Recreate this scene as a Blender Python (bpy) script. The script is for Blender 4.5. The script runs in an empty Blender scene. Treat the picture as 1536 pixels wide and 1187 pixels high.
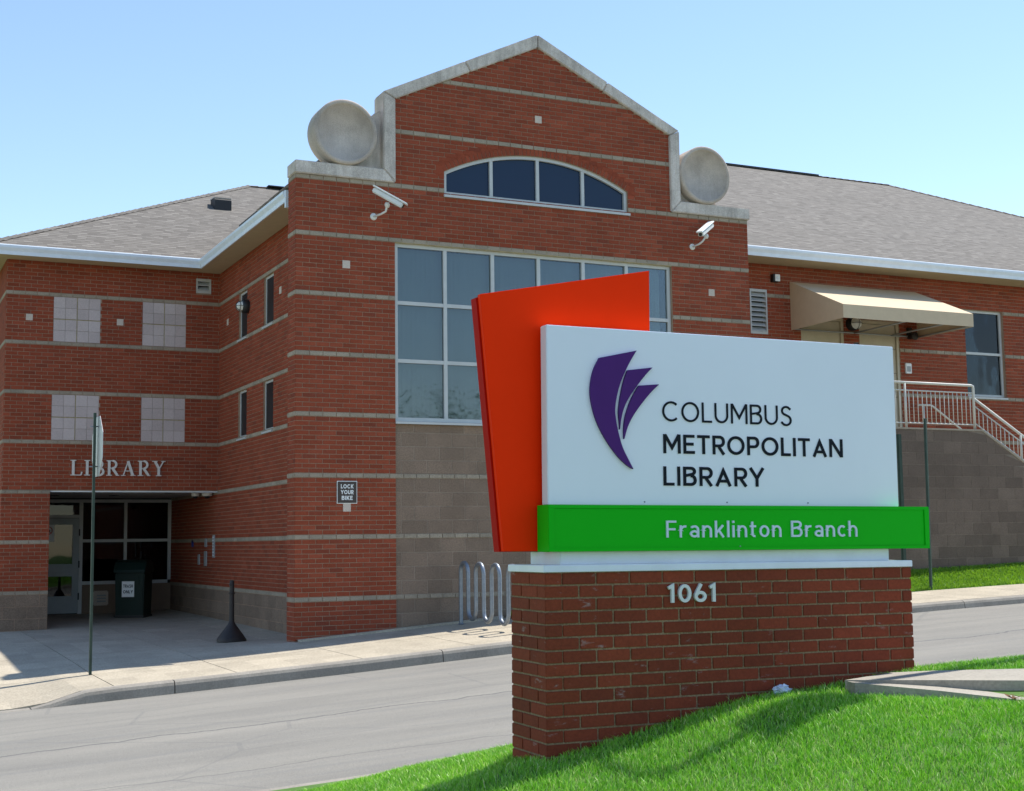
import bpy, bmesh, math, random
import numpy as np
from mathutils import Vector, Matrix
from mathutils.geometry import tessellate_polygon
random.seed(7); rng = np.random.default_rng(7)
R = math.radians
scene = bpy.context.scene
col = scene.collection

# ------------------------------------------------------------------ camera, sky, sun, exposure
yaw, pitch, roll = R(25.5908), R(5.99985), R(-0.74643)
fw = Vector((math.sin(yaw)*math.cos(pitch), math.cos(yaw)*math.cos(pitch), math.sin(pitch)))
rt = Vector((math.cos(yaw), -math.sin(yaw), 0)); up = rt.cross(fw)
r2 = math.cos(roll)*rt + math.sin(roll)*up; u2 = -math.sin(roll)*rt + math.cos(roll)*up
CAM = Vector((-5.7389, -19.1467, -0.13403)); FPX = 2085.41
cd = bpy.data.cameras.new('camera'); cam = bpy.data.objects.new('camera', cd); col.objects.link(cam)
M = Matrix((r2, u2, -fw)).transposed().to_4x4(); M.translation = CAM; cam.matrix_world = M
cd.sensor_fit = 'HORIZONTAL'; cd.sensor_width = 36; cd.lens = 36*FPX/1536; cd.clip_start = .1; cd.clip_end = 3000
scene.camera = cam
scene.render.resolution_x = 1024; scene.render.resolution_y = 791

SUN = Vector((.54, .11, 1.0)).normalized()
w = bpy.data.worlds.new('World'); scene.world = w; w.use_nodes = True
nt = w.node_tree; bg = nt.nodes['Background']; sk = nt.nodes.new('ShaderNodeTexSky')
sk.sky_type = 'NISHITA'; sk.sun_disc = False; sk.sun_elevation = math.asin(SUN.z); sk.sun_rotation = math.atan2(SUN.x, SUN.y)
sk.air_density = 1.0; sk.dust_density = 0.0; sk.ozone_density = 1.0; sk.altitude = 0
nt.links.new(sk.outputs[0], bg.inputs[0]); bg.inputs[1].default_value = .15
sl = bpy.data.lights.new('sun', 'SUN'); sl.energy = 4.6; sl.angle = R(.53); sl.color = (1, .955, .88)
so = bpy.data.objects.new('sun', sl); col.objects.link(so); so.rotation_euler = SUN.to_track_quat('Z', 'Y').to_euler()
so.location = (20, 5, 40)
scene.view_settings.view_transform = 'Standard'; scene.view_settings.look = 'None'
scene.view_settings.exposure = 0.57; scene.view_settings.gamma = 1

# ------------------------------------------------------------------ materials
MATS = {}
class NT:
    def __init__(s, name):
        s.m = bpy.data.materials.new(name); s.m.use_nodes = True; s.t = s.m.node_tree
        s.b = s.t.nodes['Principled BSDF']; s.out = s.t.nodes['Material Output']; MATS[name] = s.m
    def n(s, typ, **kw):
        nd = s.t.nodes.new('ShaderNode'+typ)
        for k, v in kw.items():
            if k.startswith('i_'): nd.inputs[k[2:].replace('_', ' ')].default_value = v
            else: setattr(nd, k, v)
        return nd
    def l(s, a, b): s.t.links.new(a, b)
    def coord(s, scale=(1, 1, 1), kind='Object', loc=(0, 0, 0)):
        tc = s.n('TexCoord'); mp = s.n('Mapping'); s.l(tc.outputs[kind], mp.inputs[0]); mp.inputs['Scale'].default_value = scale
        mp.inputs['Location'].default_value = loc
        return mp.outputs[0]
    def world(s, scale=(1, 1, 1)):
        g = s.n('NewGeometry'); mp = s.n('Mapping'); s.l(g.outputs['Position'], mp.inputs[0]); mp.inputs['Scale'].default_value = scale
        return mp.outputs[0]
    def noise(s, vec, scale, detail=4, rough=.6):
        nd = s.n('TexNoise'); s.l(vec, nd.inputs['Vector']); nd.inputs['Scale'].default_value = scale
        nd.inputs['Detail'].default_value = detail; nd.inputs['Roughness'].default_value = rough
        return nd.outputs['Fac']
    def ramp(s, fac, stops):
        r = s.n('ValToRGB'); e = r.color_ramp.elements
        while len(e) < len(stops): e.new(.5)
        for el, (p, c) in zip(e, stops):
            el.position = p; el.color = tuple(c)+(1,) if len(c) == 3 else c
        s.l(fac, r.inputs[0]); return r.outputs[0]
    def mix(s, fac, a, b, mode='MIX'):
        m = s.n('MixRGB', blend_type=mode)
        for i, v in enumerate((fac, a, b)):
            if hasattr(v, 'links') or isinstance(v, bpy.types.NodeSocket): s.l(v, m.inputs[i])
            elif i == 0: m.inputs[0].default_value = v
            else: m.inputs[i].default_value = tuple(v)+(1,)
        return m.outputs[0]
    def math(s, op, a, b=0.0):
        m = s.n('Math', operation=op)
        for i, v in enumerate((a, b)):
            if isinstance(v, bpy.types.NodeSocket): s.l(v, m.inputs[i])
            else: m.inputs[i].default_value = v
        return m.outputs[0]
    def bump(s, h, strength=.3, dist=.01):
        b = s.n('Bump'); b.inputs['Strength'].default_value = strength; b.inputs['Distance'].default_value = dist
        s.l(h, b.inputs['Height']); s.l(b.outputs[0], s.b.inputs['Normal'])
    def color(s, c):
        if isinstance(c, bpy.types.NodeSocket): s.l(c, s.b.inputs['Base Color'])
        else: s.b.inputs['Base Color'].default_value = tuple(c)+(1,)
    def rough(s, r): s.b.inputs['Roughness'].default_value = r
    def island(s):
        g = s.n('NewGeometry'); o = s.n('ObjectInfo')
        return s.math('FRACT', s.math('ADD', s.math('MULTIPLY', g.outputs['Random Per Island'], 7.31), s.math('MULTIPLY', o.outputs['Random'], 5.17)))

def brick_mat(name, cols, stain=0.0):
    a = NT(name); r = a.island(); wv = a.world()
    c = a.ramp(r, [(i/(len(cols)-1), k) for i, k in enumerate(cols)])
    n1 = a.noise(wv, 60, 3); c = a.mix(.35, c, a.ramp(n1, [(.3, (.35, .35, .35)), (.7, (.75, .75, .75))]), 'OVERLAY')
    n2 = a.noise(wv, 1.3, 5); c = a.mix(.3, c, a.ramp(n2, [(.35, (.4, .4, .4)), (.65, (.62, .6, .6))]), 'OVERLAY')
    if stain:
        n3 = a.noise(a.world((3, 3, 7)), 2.2, 6, .7)
        c = a.mix(a.math('MULTIPLY', a.ramp(n3, [(.62, (0, 0, 0)), (.74, (1, 1, 1))]), stain), c, (.42, .39, .38))
    a.color(c); a.rough(.88); a.b.inputs['Specular IOR Level'].default_value = .2; a.bump(a.noise(wv, 140, 3), .5, .004)
brick_mat('brick', [(.225, .050, .024), (.275, .060, .029), (.245, .054, .026), (.31, .072, .036), (.20, .048, .026)], .10)
brick_mat('sign_brick', [(.175, .037, .017), (.225, .046, .022), (.155, .034, .017), (.20, .042, .020)], .6)

def stone_mat(name, base, var=.25, speck=0.0, streak=0.0, rough=.9, fine=90, isl=.12, bump=.4):
    a = NT(name); wv = a.world()
    lo = tuple(v*(1-var) for v in base); hi = tuple(min(1, v*(1+var)) for v in base)
    c = a.ramp(a.noise(wv, 2.2, 6, .65), [(.3, lo), (.7, hi)])
    if speck: c = a.mix(speck, c, a.ramp(a.noise(wv, fine, 2, .5), [(.35, (.2, .2, .2)), (.65, (.85, .85, .85))]), 'OVERLAY')
    if isl:
        r = a.island(); c = a.mix(isl*2, c, a.ramp(r, [(0, (.3, .3, .3)), (1, (.7, .7, .7))]), 'OVERLAY')
    if streak:
        s1 = a.noise(a.world((9, 9, 1.0)), 1.4, 6, .75)
        c = a.mix(a.math('MULTIPLY', a.ramp(s1, [(.44, (0, 0, 0)), (.64, (1, 1, 1))]), streak), c, tuple(v*.36 for v in base))
    a.color(c); a.rough(rough); a.b.inputs['Specular IOR Level'].default_value = .25; a.bump(a.noise(wv, fine, 4, .7), bump, .006)
stone_mat('mortar', (.345, .23, .16), .2, .3, isl=0)
stone_mat('sign_mortar', (.225, .155, .092), .25, .4, isl=0)
stone_mat('band_stone', (.325, .27, .205), .15, .35)
stone_mat('block', (.225, .160, .116), .12, .30, fine=70, isl=.14, bump=.4)
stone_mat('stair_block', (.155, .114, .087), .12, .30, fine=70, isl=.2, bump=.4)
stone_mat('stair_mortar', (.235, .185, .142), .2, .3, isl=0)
stone_mat('block_mortar', (.31, .245, .19), .2, .3, isl=0)
stone_mat('limestone', (.57, .505, .445), .28, .3, .35, isl=.06)
stone_mat('disc_stone', (.47, .40, .34), .22, .2, .12, isl=0)
stone_mat('tile', (.52, .44, .42), .06, .15, isl=.1, rough=.7, bump=.1)
stone_mat('accent', (.58, .49, .41), .06, .15, isl=0)
stone_mat('sidewalk', (.385, .335, .255), .10, .25, isl=.10, fine=45)
stone_mat('apron_concrete', (.33, .30, .25), .12, .15, .1, isl=0, fine=60, bump=.2)
stone_mat('curb_concrete', (.275, .25, .212), .14, .15, .12, isl=.08, fine=60, bump=.2)

def road_mat():
    a = NT('road'); wv = a.world()
    c = a.ramp(a.noise(a.world((.22, 1.3, 1)), 1.3, 6, .65), [(.3, (.178, .168, .148)), (.7, (.245, .229, .196))])
    c = a.mix(.55, c, a.ramp(a.noise(wv, 120, 2), [(.3, (.25, .25, .25)), (.7, (.75, .75, .75))]), 'OVERLAY')
    sp = a.n('TexVoronoi', feature='DISTANCE_TO_EDGE'); a.l(a.world((.35, .5, 1)), sp.inputs['Vector']); sp.inputs['Scale'].default_value = .9
    c = a.mix(a.math('MULTIPLY', a.math('LESS_THAN', sp.outputs['Distance'], .006), .25), c, (.11, .11, .11))
    g = a.n('NewGeometry'); sp_ = a.n('SeparateXYZ'); a.l(g.outputs['Position'], sp_.inputs[0])
    for y0, am, wd_, st_ in ((-6.4, .9, .022, .75), (-8.6, .7, .013, .5), (-4.9, .5, .010, .45)):
        cx_n = a.n('CombineXYZ'); a.l(sp_.outputs[0], cx_n.inputs[0]); cx_n.inputs[1].default_value = y0*3.1
        wob = a.math('MULTIPLY', a.math('SUBTRACT', a.noise(cx_n.outputs[0], .55, 8, .62), .5), am)
        dd = a.math('ABSOLUTE', a.math('SUBTRACT', a.math('SUBTRACT', sp_.outputs[1], y0), wob))
        c = a.mix(a.math('MULTIPLY', a.math('LESS_THAN', dd, wd_), st_), c, (.07, .07, .07))
    st = a.noise(a.world((.15, 4, 1)), 1.0, 5, .6)
    c = a.mix(a.math('MULTIPLY', a.ramp(st, [(.55, (0, 0, 0)), (.7, (1, 1, 1))]), .35), c, (.14, .142, .142))
    a.color(c); a.rough(.92); a.bump(a.noise(wv, 150, 3), .5, .006)
road_mat()

def shingle_mat(name, axis):
    a = NT(name); g = a.n('NewGeometry'); sx = a.n('SeparateXYZ'); a.l(g.outputs['Position'], sx.inputs[0])
    u, v = sx.outputs[axis], a.math('MULTIPLY', sx.outputs[2], 2.236/.127)
    row = a.math('FLOOR', v); fr = a.math('FRACT', v)
    wn = a.n('TexWhiteNoise', noise_dimensions='1D'); a.l(row, wn.inputs['W'])
    uu = a.math('ADD', a.math('MULTIPLY', u, 6.0), a.math('MULTIPLY', wn.outputs['Value'], 13.7)); tab = a.math('FLOOR', uu); fu = a.math('FRACT', uu)
    cb2 = a.n('CombineXYZ'); a.l(tab, cb2.inputs[0]); a.l(row, cb2.inputs[1]); w2 = a.n('TexWhiteNoise', noise_dimensions='2D'); a.l(cb2.outputs[0], w2.inputs['Vector'])
    c = a.ramp(w2.outputs['Value'], [(0, (.118, .106, .092)), (.35, (.155, .141, .123)), (.7, (.172, .157, .137)), (1, (.21, .193, .170))])
    edge = a.math('MULTIPLY', a.math('LESS_THAN', fr, .24), a.math('ADD', .40, a.math('MULTIPLY', a.math('GREATER_THAN', w2.outputs['Value'], .45), .55)))
    slot = a.math('MULTIPLY', a.math('LESS_THAN', fu, .03), .35)
    c = a.mix(a.math('MAXIMUM', edge, slot), c, (.06, .05, .042))
    c = a.mix(.12, c, a.ramp(a.noise(a.world((.7, .7, 2)), 1.1, 5, .65), [(.3, (.34, .34, .34)), (.7, (.68, .66, .64))]), 'OVERLAY')
    c = a.mix(.35, c, a.ramp(a.noise(a.world(), 70, 2), [(.3, (.3, .3, .3)), (.7, (.7, .7, .7))]), 'OVERLAY')
    a.color(c); a.rough(.95); a.bump(fr, -.5, .012)
shingle_mat('shingle', 0); shingle_mat('shingle_side', 1)

def plain(name, c, rough=.5, metal=0.0, var=.06, scale=6, bump=0.0, spec=.5):
    a = NT(name); n1 = a.noise(a.world(), scale, 5, .6)
    a.color(a.ramp(n1, [(.3, tuple(v*(1-var) for v in c)), (.7, tuple(min(1, v*(1+var)) for v in c))]))
    a.rough(rough); a.b.inputs['Metallic'].default_value = metal; a.b.inputs['Specular IOR Level'].default_value = spec
    if bump: a.bump(a.noise(a.world(), 90, 3), bump, .003)
    return a
plain('fascia', (.74, .80, .86), .4); plain('soffit', (.47, .39, .25), .7); plain('frame_metal', (.52, .53, .52), .4, .0)
plain('white_paint', (.78, .79, .78), .38, var=.03); plain('sign_cap', (.70, .745, .83), .42, var=.06)
plain('panel_white', (.755, .80, .875), .42, var=.02, scale=1.5); plain('orange', (.95, .036, .002), .55, var=.04, scale=1.5, spec=.05)
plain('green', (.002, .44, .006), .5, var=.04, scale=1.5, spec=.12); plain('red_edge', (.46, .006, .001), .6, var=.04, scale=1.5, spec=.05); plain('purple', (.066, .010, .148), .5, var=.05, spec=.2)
plain('black_letter', (.008, .012, .018), .6, spec=.12); plain('pale_letter', (.55, .66, .78), .45); plain('number_metal', (.62, .64, .64), .38, .0)
plain('steel_letter', (.66, .62, .57), .45, .0); plain('galvanised', (.24, .27, .31), .45, .6, .15, 20)
plain('post_green', (.035, .062, .045), .6, .2, .2, 10); plain('sign_back', (.36, .38, .40), .45, .6)
plain('sign_red', (.45, .02, .02), .4); plain('black_plastic', (.012, .012, .013), .5); plain('brown_plastic', (.022, .015, .013), .6)
plain('dark_green', (.004, .018, .013), .5, spec=.3); plain('camera_white', (.70, .70, .67), .4); plain('brown_sign', (.045, .028, .024), .4)
plain('door_beige', (.48, .42, .31), .5); plain('rail_paint', (.58, .555, .49), .45); plain('door_frame', (.33, .37, .38), .45)
plain('awning', (.58, .455, .305), .85, var=.04, bump=.2); plain('awning_under', (.34, .27, .16), .8)
plain('ceiling', (.52, .51, .48), .7); plain('dark_room', (.02, .018, .016), .9); plain('blind', (.60, .61, .58), .7, var=.05, scale=2)
plain('louvre', (.47, .48, .47), .45); plain('sealant', (.42, .35, .20), .8, var=.25, scale=30); plain('grey_plate', (.33, .34, .34), .5)
plain('blue_sticker', (.01, .04, .35), .4); plain('globe', (.70, .70, .66), .25); plain('paper', (.62, .68, .80), .6, var=.15, scale=30)
plain('soil', (.085, .065, .04), .95, var=.3, scale=15, bump=.6); plain('bark', (.085, .065, .05), .95, var=.3, scale=12, bump=.8)
plain('dry_leaf', (.16, .075, .03), .9, var=.3); plain('vent_black', (.02, .02, .02), .6); plain('vent_top', (.50, .48, .45), .5)

def glass(name, tint, tr, rough=.02):
    a = NT(name); t = a.t
    g = a.n('BsdfGlossy'); g.inputs['Roughness'].default_value = rough; g.inputs['Color'].default_value = (.92, .95, 1, 1)
    tp = a.n('BsdfTransparent'); tp.inputs[0].default_value = tuple(tint)+(1,)
    fr = a.n('Fresnel'); fr.inputs[0].default_value = tr
    mx = a.n('MixShader'); a.l(fr.outputs[0], mx.inputs[0]); a.l(tp.outputs[0], mx.inputs[1]); a.l(g.outputs[0], mx.inputs[2])
    a.bumpn = a.n('Bump'); a.bumpn.inputs['Strength'].default_value = .12; a.bumpn.inputs['Distance'].default_value = .02
    a.l(a.noise(a.world(), 1.1, 2), a.bumpn.inputs['Height']); a.l(a.bumpn.outputs[0], g.inputs['Normal'])
    a.l(mx.outputs[0], a.out.inputs[0])
glass('glass_clear', (.66, .73, .74), 1.7); glass('glass_dark', (.20, .23, .24), 1.42)
plain('glass_screen', (.018, .020, .022), .35, spec=.12)
def glass_opaque():
    a = NT('glass_blue'); a.color((.004, .018, .05)); a.rough(.03); a.b.inputs['IOR'].default_value = 1.42
    b = a.n('Bump'); b.inputs['Strength'].default_value = .1; b.inputs['Distance'].default_value = .02
    a.l(a.noise(a.world(), 1.0, 2), b.inputs['Height']); a.l(b.outputs[0], a.b.inputs['Normal'])
glass_opaque()

def leafy(name, cols, trans=.35):
    a = NT(name); r = a.island()
    c = a.ramp(r, [(i/(len(cols)-1), k) for i, k in enumerate(cols)])
    n2 = a.noise(a.world(), 1.1, 4); c = a.mix(.45, c, a.ramp(n2, [(.35, (.33, .35, .36)), (.65, (.74, .68, .58))]), 'OVERLAY')
    a.color(c); a.rough(.38); a.b.inputs['Specular IOR Level'].default_value = .5
    tl = a.n('BsdfTranslucent'); a.l(c, tl.inputs[0]); mx = a.n('MixShader'); mx.inputs[0].default_value = trans
    a.l(a.b.outputs[0], mx.inputs[1]); a.l(tl.outputs[0], mx.inputs[2]); a.l(mx.outputs[0], a.out.inputs[0])
leafy('grass', [(.06, .19, .008), (.15, .44, .018), (.22, .56, .03), (.29, .62, .05), (.18, .50, .022), (.38, .66, .09), (.64, .72, .34)], .26)
leafy('grass_far', [(.16, .34, .02), (.23, .41, .03), (.20, .38, .025)], .45)
leafy('leaf', [(.04, .09, .015), (.06, .12, .025), (.08, .14, .03)], .3)
a = NT('lawn_soil'); a.color(a.ramp(a.noise(a.world(), 9, 5), [(.3, (.05, .12, .012)), (.7, (.09, .19, .025))])); a.rough(.95)

# ------------------------------------------------------------------ mesh helpers
class MB:
    def __init__(s): s.v = []; s.f = []; s.m = []; s.smooth = []
    def quad(s, pts, mi=0, sm=False):
        b = len(s.v); s.v += [tuple(p) for p in pts]; s.f.append(tuple(range(b, b+len(pts)))); s.m.append(mi); s.smooth.append(sm)
    def box(s, x0, x1, y0, y1, z0, z1, mi=0, skip=''):
        b = len(s.v)
        s.v += [(x0, y0, z0), (x1, y0, z0), (x1, y1, z0), (x0, y1, z0), (x0, y0, z1), (x1, y0, z1), (x1, y1, z1), (x0, y1, z1)]
        F = {'b': (0, 3, 2, 1), 't': (4, 5, 6, 7), 'f': (0, 1, 5, 4), 'k': (2, 3, 7, 6), 'l': (3, 0, 4, 7), 'r': (1, 2, 6, 5)}
        for k, f in F.items():
            if k not in skip: s.f.append(tuple(b+i for i in f)); s.m.append(mi); s.smooth.append(False)
    def prism(s, poly, fn, d0, d1, mi=0, caps=True):
        """poly: list of 2D pts; fn(u,v,d)->xyz ; extruded from d0 to d1 (d1 = visible side)"""
        n = len(poly)
        a = [fn(u, v, d0) for u, v in poly]; b = [fn(u, v, d1) for u, v in poly]; k = len(s.v); s.v += a+b
        for i in range(n):
            j = (i+1) % n; s.f.append((k+i, k+j, k+n+j, k+n+i)); s.m.append(mi); s.smooth.append(False)
        if caps:
            tri = tessellate_polygon([[Vector((u, v, 0)) for u, v in poly]])
            for t in tri:
                s.f.append(tuple(k+n+i for i in t)); s.m.append(mi); s.smooth.append(False)
                s.f.append(tuple(k+i for i in reversed(t))); s.m.append(mi); s.smooth.append(False)
    def tube(s, pts, r, n=10, mi=0, caps=True, radii=None):
        pts = [Vector(p) for p in pts]; rings = []
        prev = None
        for i, p in enumerate(pts):
            d = (pts[min(i+1, len(pts)-1)]-pts[max(i-1, 0)]).normalized()
            ref = prev if prev is not None else (Vector((0, 0, 1)) if abs(d.z) < .9 else Vector((1, 0, 0)))
            x = (ref - d*ref.dot(d)).normalized(); y = d.cross(x); prev = x
            rr = radii[i] if radii else r
            k = len(s.v); s.v += [tuple(p+rr*(math.cos(2*math.pi*j/n)*x+math.sin(2*math.pi*j/n)*y)) for j in range(n)]; rings.append(k)
        for a_, b_ in zip(rings, rings[1:]):
            for j in range(n):
                s.f.append((a_+j, a_+(j+1) % n, b_+(j+1) % n, b_+j)); s.m.append(mi); s.smooth.append(True)
        if caps:
            s.f.append(tuple(rings[0]+j for j in reversed(range(n)))); s.f.append(tuple(rings[-1]+j for j in range(n))); s.m += [mi]*2; s.smooth += [False]*2
    def lathe(s, prof, n=32, axis='z', c=(0, 0, 0), mi=0):
        """prof: (r,h) list, revolved about axis through c"""
        k = len(s.v)
        for r, h in prof:
            for j in range(n):
                a_ = 2*math.pi*j/n; x, y = r*math.cos(a_), r*math.sin(a_)
                p = (x, y, h) if axis == 'z' else ((x, h, y) if axis == 'y' else (h, x, y))
                s.v.append((p[0]+c[0], p[1]+c[1], p[2]+c[2]))
        for i in range(len(prof)-1):
            for j in range(n):
                s.f.append((k+i*n+j, k+i*n+(j+1) % n, k+(i+1)*n+(j+1) % n, k+(i+1)*n+j)); s.m.append(mi); s.smooth.append(True)
        for i in (0, len(prof)-1):
            if prof[i][0] > 1e-5: s.f.append(tuple(k+i*n+j for j in range(n))); s.m.append(mi); s.smooth.append(False)
    def mesh(s, name, mats):
        me = bpy.data.meshes.new(name); me.from_pydata(s.v, [], s.f)
        for m in mats: me.materials.append(MATS[m])
        if len(mats) > 1: me.polygons.foreach_set('material_index', s.m)
        if any(s.smooth): me.polygons.foreach_set('use_smooth', s.smooth)
        me.validate(clean_customdata=False); me.update()
        return me
    def build(s, name, mats, parent=None, bevel=0.0, **tags):
        if isinstance(mats, str): mats = [mats]
        o = bpy.data.objects.new(name, s.mesh(name, mats)); col.objects.link(o)
        if parent is not None: o.parent = parent
        if bevel:
            bm = bmesh.new(); bm.from_mesh(o.data)
            bmesh.ops.remove_doubles(bm, verts=bm.verts, dist=1e-5); bmesh.ops.recalc_face_normals(bm, faces=bm.faces)
            es = [e for e in bm.edges if len(e.link_faces) == 2 and e.calc_face_angle(0) > .6]
            bmesh.ops.bevel(bm, geom=es, offset=bevel, segments=2, affect='EDGES', clamp_overlap=True)
            bm.to_mesh(o.data); bm.free()
        for k_, v_ in tags.items(): o[k_] = v_
        return o
def empty(name, loc=(0, 0, 0), label=None, category=None, group=None, parent=None, matrix=None):
    o = bpy.data.objects.new(name, None); col.objects.link(o); o.empty_display_size = .2
    if matrix is not None: o.matrix_world = matrix
    else: o.location = loc
    if parent is not None: o.parent = parent
    if label: o['label'] = label
    if category: o['category'] = category
    if group: o['group'] = group
    return o
def link_mesh(name, me, parent, loc=(0, 0, 0)):
    o = bpy.data.objects.new(name, me); col.objects.link(o); o.parent = parent; o.location = loc
    return o
def interp(x, tab):
    if x <= tab[0][0]: return tab[0][1]
    for (a_, b_), (c_, d_) in zip(tab, tab[1:]):
        if x <= c_: return b_+(d_-b_)*(x-a_)/(c_-a_)
    return tab[-1][1]
ORG = Vector((0, 0, 0))

# ------------------------------------------------------------------ terrain functions
ZR = [(-60, -4.3), (-9, -2.14), (-3.7, -1.877), (-2.3, -1.803), (0, -1.672), (1.94, -1.548), (8.5, -1.252), (10.7, -1.18), (20, -.90), (60, -.3)]
def zroad(x): return interp(x, ZR)
def curb_h(x): return interp(x, [(-3.78, .006), (-3.3, .135), (-2.9, .145), (2, .145), (8, .115), (60, .115)])
YS = [-3.0, -1.2, 0.0, 2.0, 6.5, 10.8]
GX = [-12, -3.75, -3.25, 0, 3.4, 8, 12, 30]
GZ = {0: None,
      1: [-2.10, -1.735, -1.705, -1.510, -1.285, -1.085, -.97, -.5],
      2: [-1.95, -1.690, -1.670, -1.495, -1.257, -1.03, -.90, -.4],
      3: [-1.80, -1.635, -1.625, -1.548, -1.257, -1.0, -.85, -.4],
      4: [-1.64, -1.570, -1.563, -1.510, -1.257, -1.0, -.8, -.4],
      5: [-1.56, -1.490, -1.490, -1.480, -1.257, -1.0, -.8, -.4]}
def zwalk(x, y):
    def row(i):
        if i == 0: return zroad(x)+curb_h(x)
        return interp(x, list(zip(GX, GZ[i])))
    y = max(YS[0], min(YS[-1], y))
    for i in range(len(YS)-1):
        if y <= YS[i+1]:
            t = (y-YS[i])/(YS[i+1]-YS[i]); return row(i)*(1-t)+row(i+1)*t
def zstrip(x, y):       # grass bank between the far pavement and the stair wall
    zb = zwalk(x, -1.31); t = max(0, min(1, (y+1.31)/.86)); t = t*t*(3-2*t)
    zt = interp(x, [(3.2, -1.235), (8, -.84), (10.6, -.74), (13.4, -.66), (20, -.45)])
    return zb*(1-t)+zt*t
ZC = [(-12, -2.2), (-6, -1.80), (-4, -1.53), (-2.43, -1.262), (-1.3, -1.035), (-.03, -.925), (1.2, -.895), (3, -.84), (8, -.7)]
def zlawn(x, y):
    yc = -12.62; c = interp(x, ZC)
    if y > yc:
        zb = zroad(x)+.135; t = (y-yc)/(-10.17-yc); t = max(0, min(1, t)); k = max(0, min(1, (-2.45-x)/.6)); tt = (t*.72+.28*t*t)*(1-k)+(1.6*t-.6*t*t)*k
        return c*(1-tt)+zb*tt
    d = yc-y
    return c - interp(x, [(-3, .085), (-1, .06), (0, .012)])*d - .010*d*d + .034*max(0, min(1, (interp(-y, [(12.9, -.78), (12.98, -.73), (13.36, -.47), (13.765, -.285), (14.6, .36), (15.6, 1.12)])-.10-x)/.14))*max(0, min(1, (x+2.0)/.9))*min(1, d/.25)
def grid(name, xs, ys, zf, mat, **tags):
    mb = MB(); nx, ny = len(xs), len(ys)
    mb.v = [(x, y, zf(x, y)) for y in ys for x in xs]
    for j in range(ny-1):
        for i in range(nx-1):
            mb.f.append((j*nx+i, j*nx+i+1, (j+1)*nx+i+1, (j+1)*nx+i)); mb.m.append(0); mb.smooth.append(True)
    return mb.build(name, mat, **tags)
def lin(a_, b_, n): return [a_+(b_-a_)*i/(n-1) for i in range(n)]

mb = MB(); mb.quad([(-900, -900, -5.2), (900, -900, -5.2), (900, 900, -5.2), (-900, 900, -5.2)]); mb.build('ground', 'lawn_soil', kind='structure')
grid('road', lin(-60, 60, 121), lin(-10.02, -2.99, 9), lambda x, y: zroad(x)+.03*math.sin(math.pi*max(0, min(1, (y+10)/7))), 'road', kind='structure')

# ------------------------------------------------------------------ pavement slabs and kerbs
walk = grid('pavement', lin(-12, 3.4, 60), lin(-2.86, 10.9, 40), lambda x, y: zwalk(x, y)-.035, 'mortar', kind='structure')
def slab(x0, x1, y0, y1, zf=zwalk, g=.006, th=.03):
    mb = MB(); xs = lin(x0+g, x1-g, 5); ys = lin(y0+g, y1-g, 5)
    top = [[(x, y, zf(x, y)) for x in xs] for y in ys]
    for j in range(4):
        for i in range(4): mb.quad([top[j][i], top[j][i+1], top[j+1][i+1], top[j+1][i]])
    ring = top[0]+[r_[-1] for r_ in top[1:]]+top[-1][-2::-1]+[r_[0] for r_ in top[-2:0:-1]]
    for p, q in zip(ring, ring[1:]+ring[:1]): mb.quad([p, q, (q[0], q[1], q[2]-th-.03), (p[0], p[1], p[2]-th-.03)])
    return mb.build('paving_slab', 'sidewalk', walk)
xs_ = [-12, -9, -6, -4.4, -2.95, -1.55, .0, 1.5, 3.25, 4.9, 6.5, 8.1, 9.7, 11.3, 12.9, 14.5, 18, 24]
for x0, x1 in zip(xs_, xs_[1:]):
    slab(x0, x1, -2.86, -1.3)
    if x1 <= 3.3:
        slab(x0, x1, -1.3, -.03 if x0 >= 0 else 1.2)
        if x1 <= 0:
            slab(x0, x1, 1.2, 3.9); slab(x0, x1, 3.9, 6.5)
slab(-.0, .48, -.0+.38, 3.9); slab(0, .48, 3.9, 6.5)
for x0, x1 in zip([-3.0, -1.5, -.3], [-1.5, -.3, .48]): slab(x0, x1, 6.5, 8.6); slab(x0, x1, 8.6, 10.63)
mb = MB()   # raised concrete edge along the foot of the front wall
xs = lin(0.02, 3.2, 12)
for a_, b_ in zip(xs, xs[1:]):
    pa, pb = zwalk(a_, -.05)+.03, zwalk(b_, -.05)+.03
    mb.quad([(a_, -.09, pa), (b_, -.09, pb), (b_, .0, pb), (a_, .0, pa)]); mb.quad([(a_, -.10, pa-.06), (b_, -.10, pb-.06), (b_, -.09, pb), (a_, -.09, pa)])
mb.build('wall_edging', 'sidewalk', walk)

def kerb(name, joints, y_face, y_back, face_dir, parent):
    """face_dir -1: face looks to -Y"""
    for a_, b_ in zip(joints, joints[1:]):
        mb = MB(); xs = lin(a_+.006, b_-.006, 9); rings = []
        for x in xs:
            zt = zroad(x)+curb_h(x); zb = zroad(x)-.06; h = zt-zroad(x); r_ = min(.05, h*.45)
            prof = [(y_face+face_dir*.018, zb), (y_face+face_dir*.012, zroad(x)), (y_face, zt-r_), (y_face-face_dir*r_*.3, zt-r_*.35), (y_face-face_dir*r_, zt), (y_back, zt+.002), (y_back, zb)]
            rings.append([(x, p[0], p[1]) for p in prof])
        for p, q in zip(rings, rings[1:]):
            for i in range(len(p)-1): mb.quad([p[i], q[i], q[i+1], p[i+1]], 1 if i < 2 else 0)
        mb.quad(rings[0], 1); mb.quad(rings[-1], 1)
        mb.build('kerb_stone', 'curb_concrete', parent)
kf = empty('kerb'); kf['kind'] = 'structure'
kerb('kerb', [-14, -9, -6.2, -3.85, -2.3, 1.0, 3.4, 6.4, 9.5, 12.5, 16, 22], -3.0, -2.85, -1, kf)
kn = empty('kerb'); kn['kind'] = 'structure'
_ch = curb_h
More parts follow.
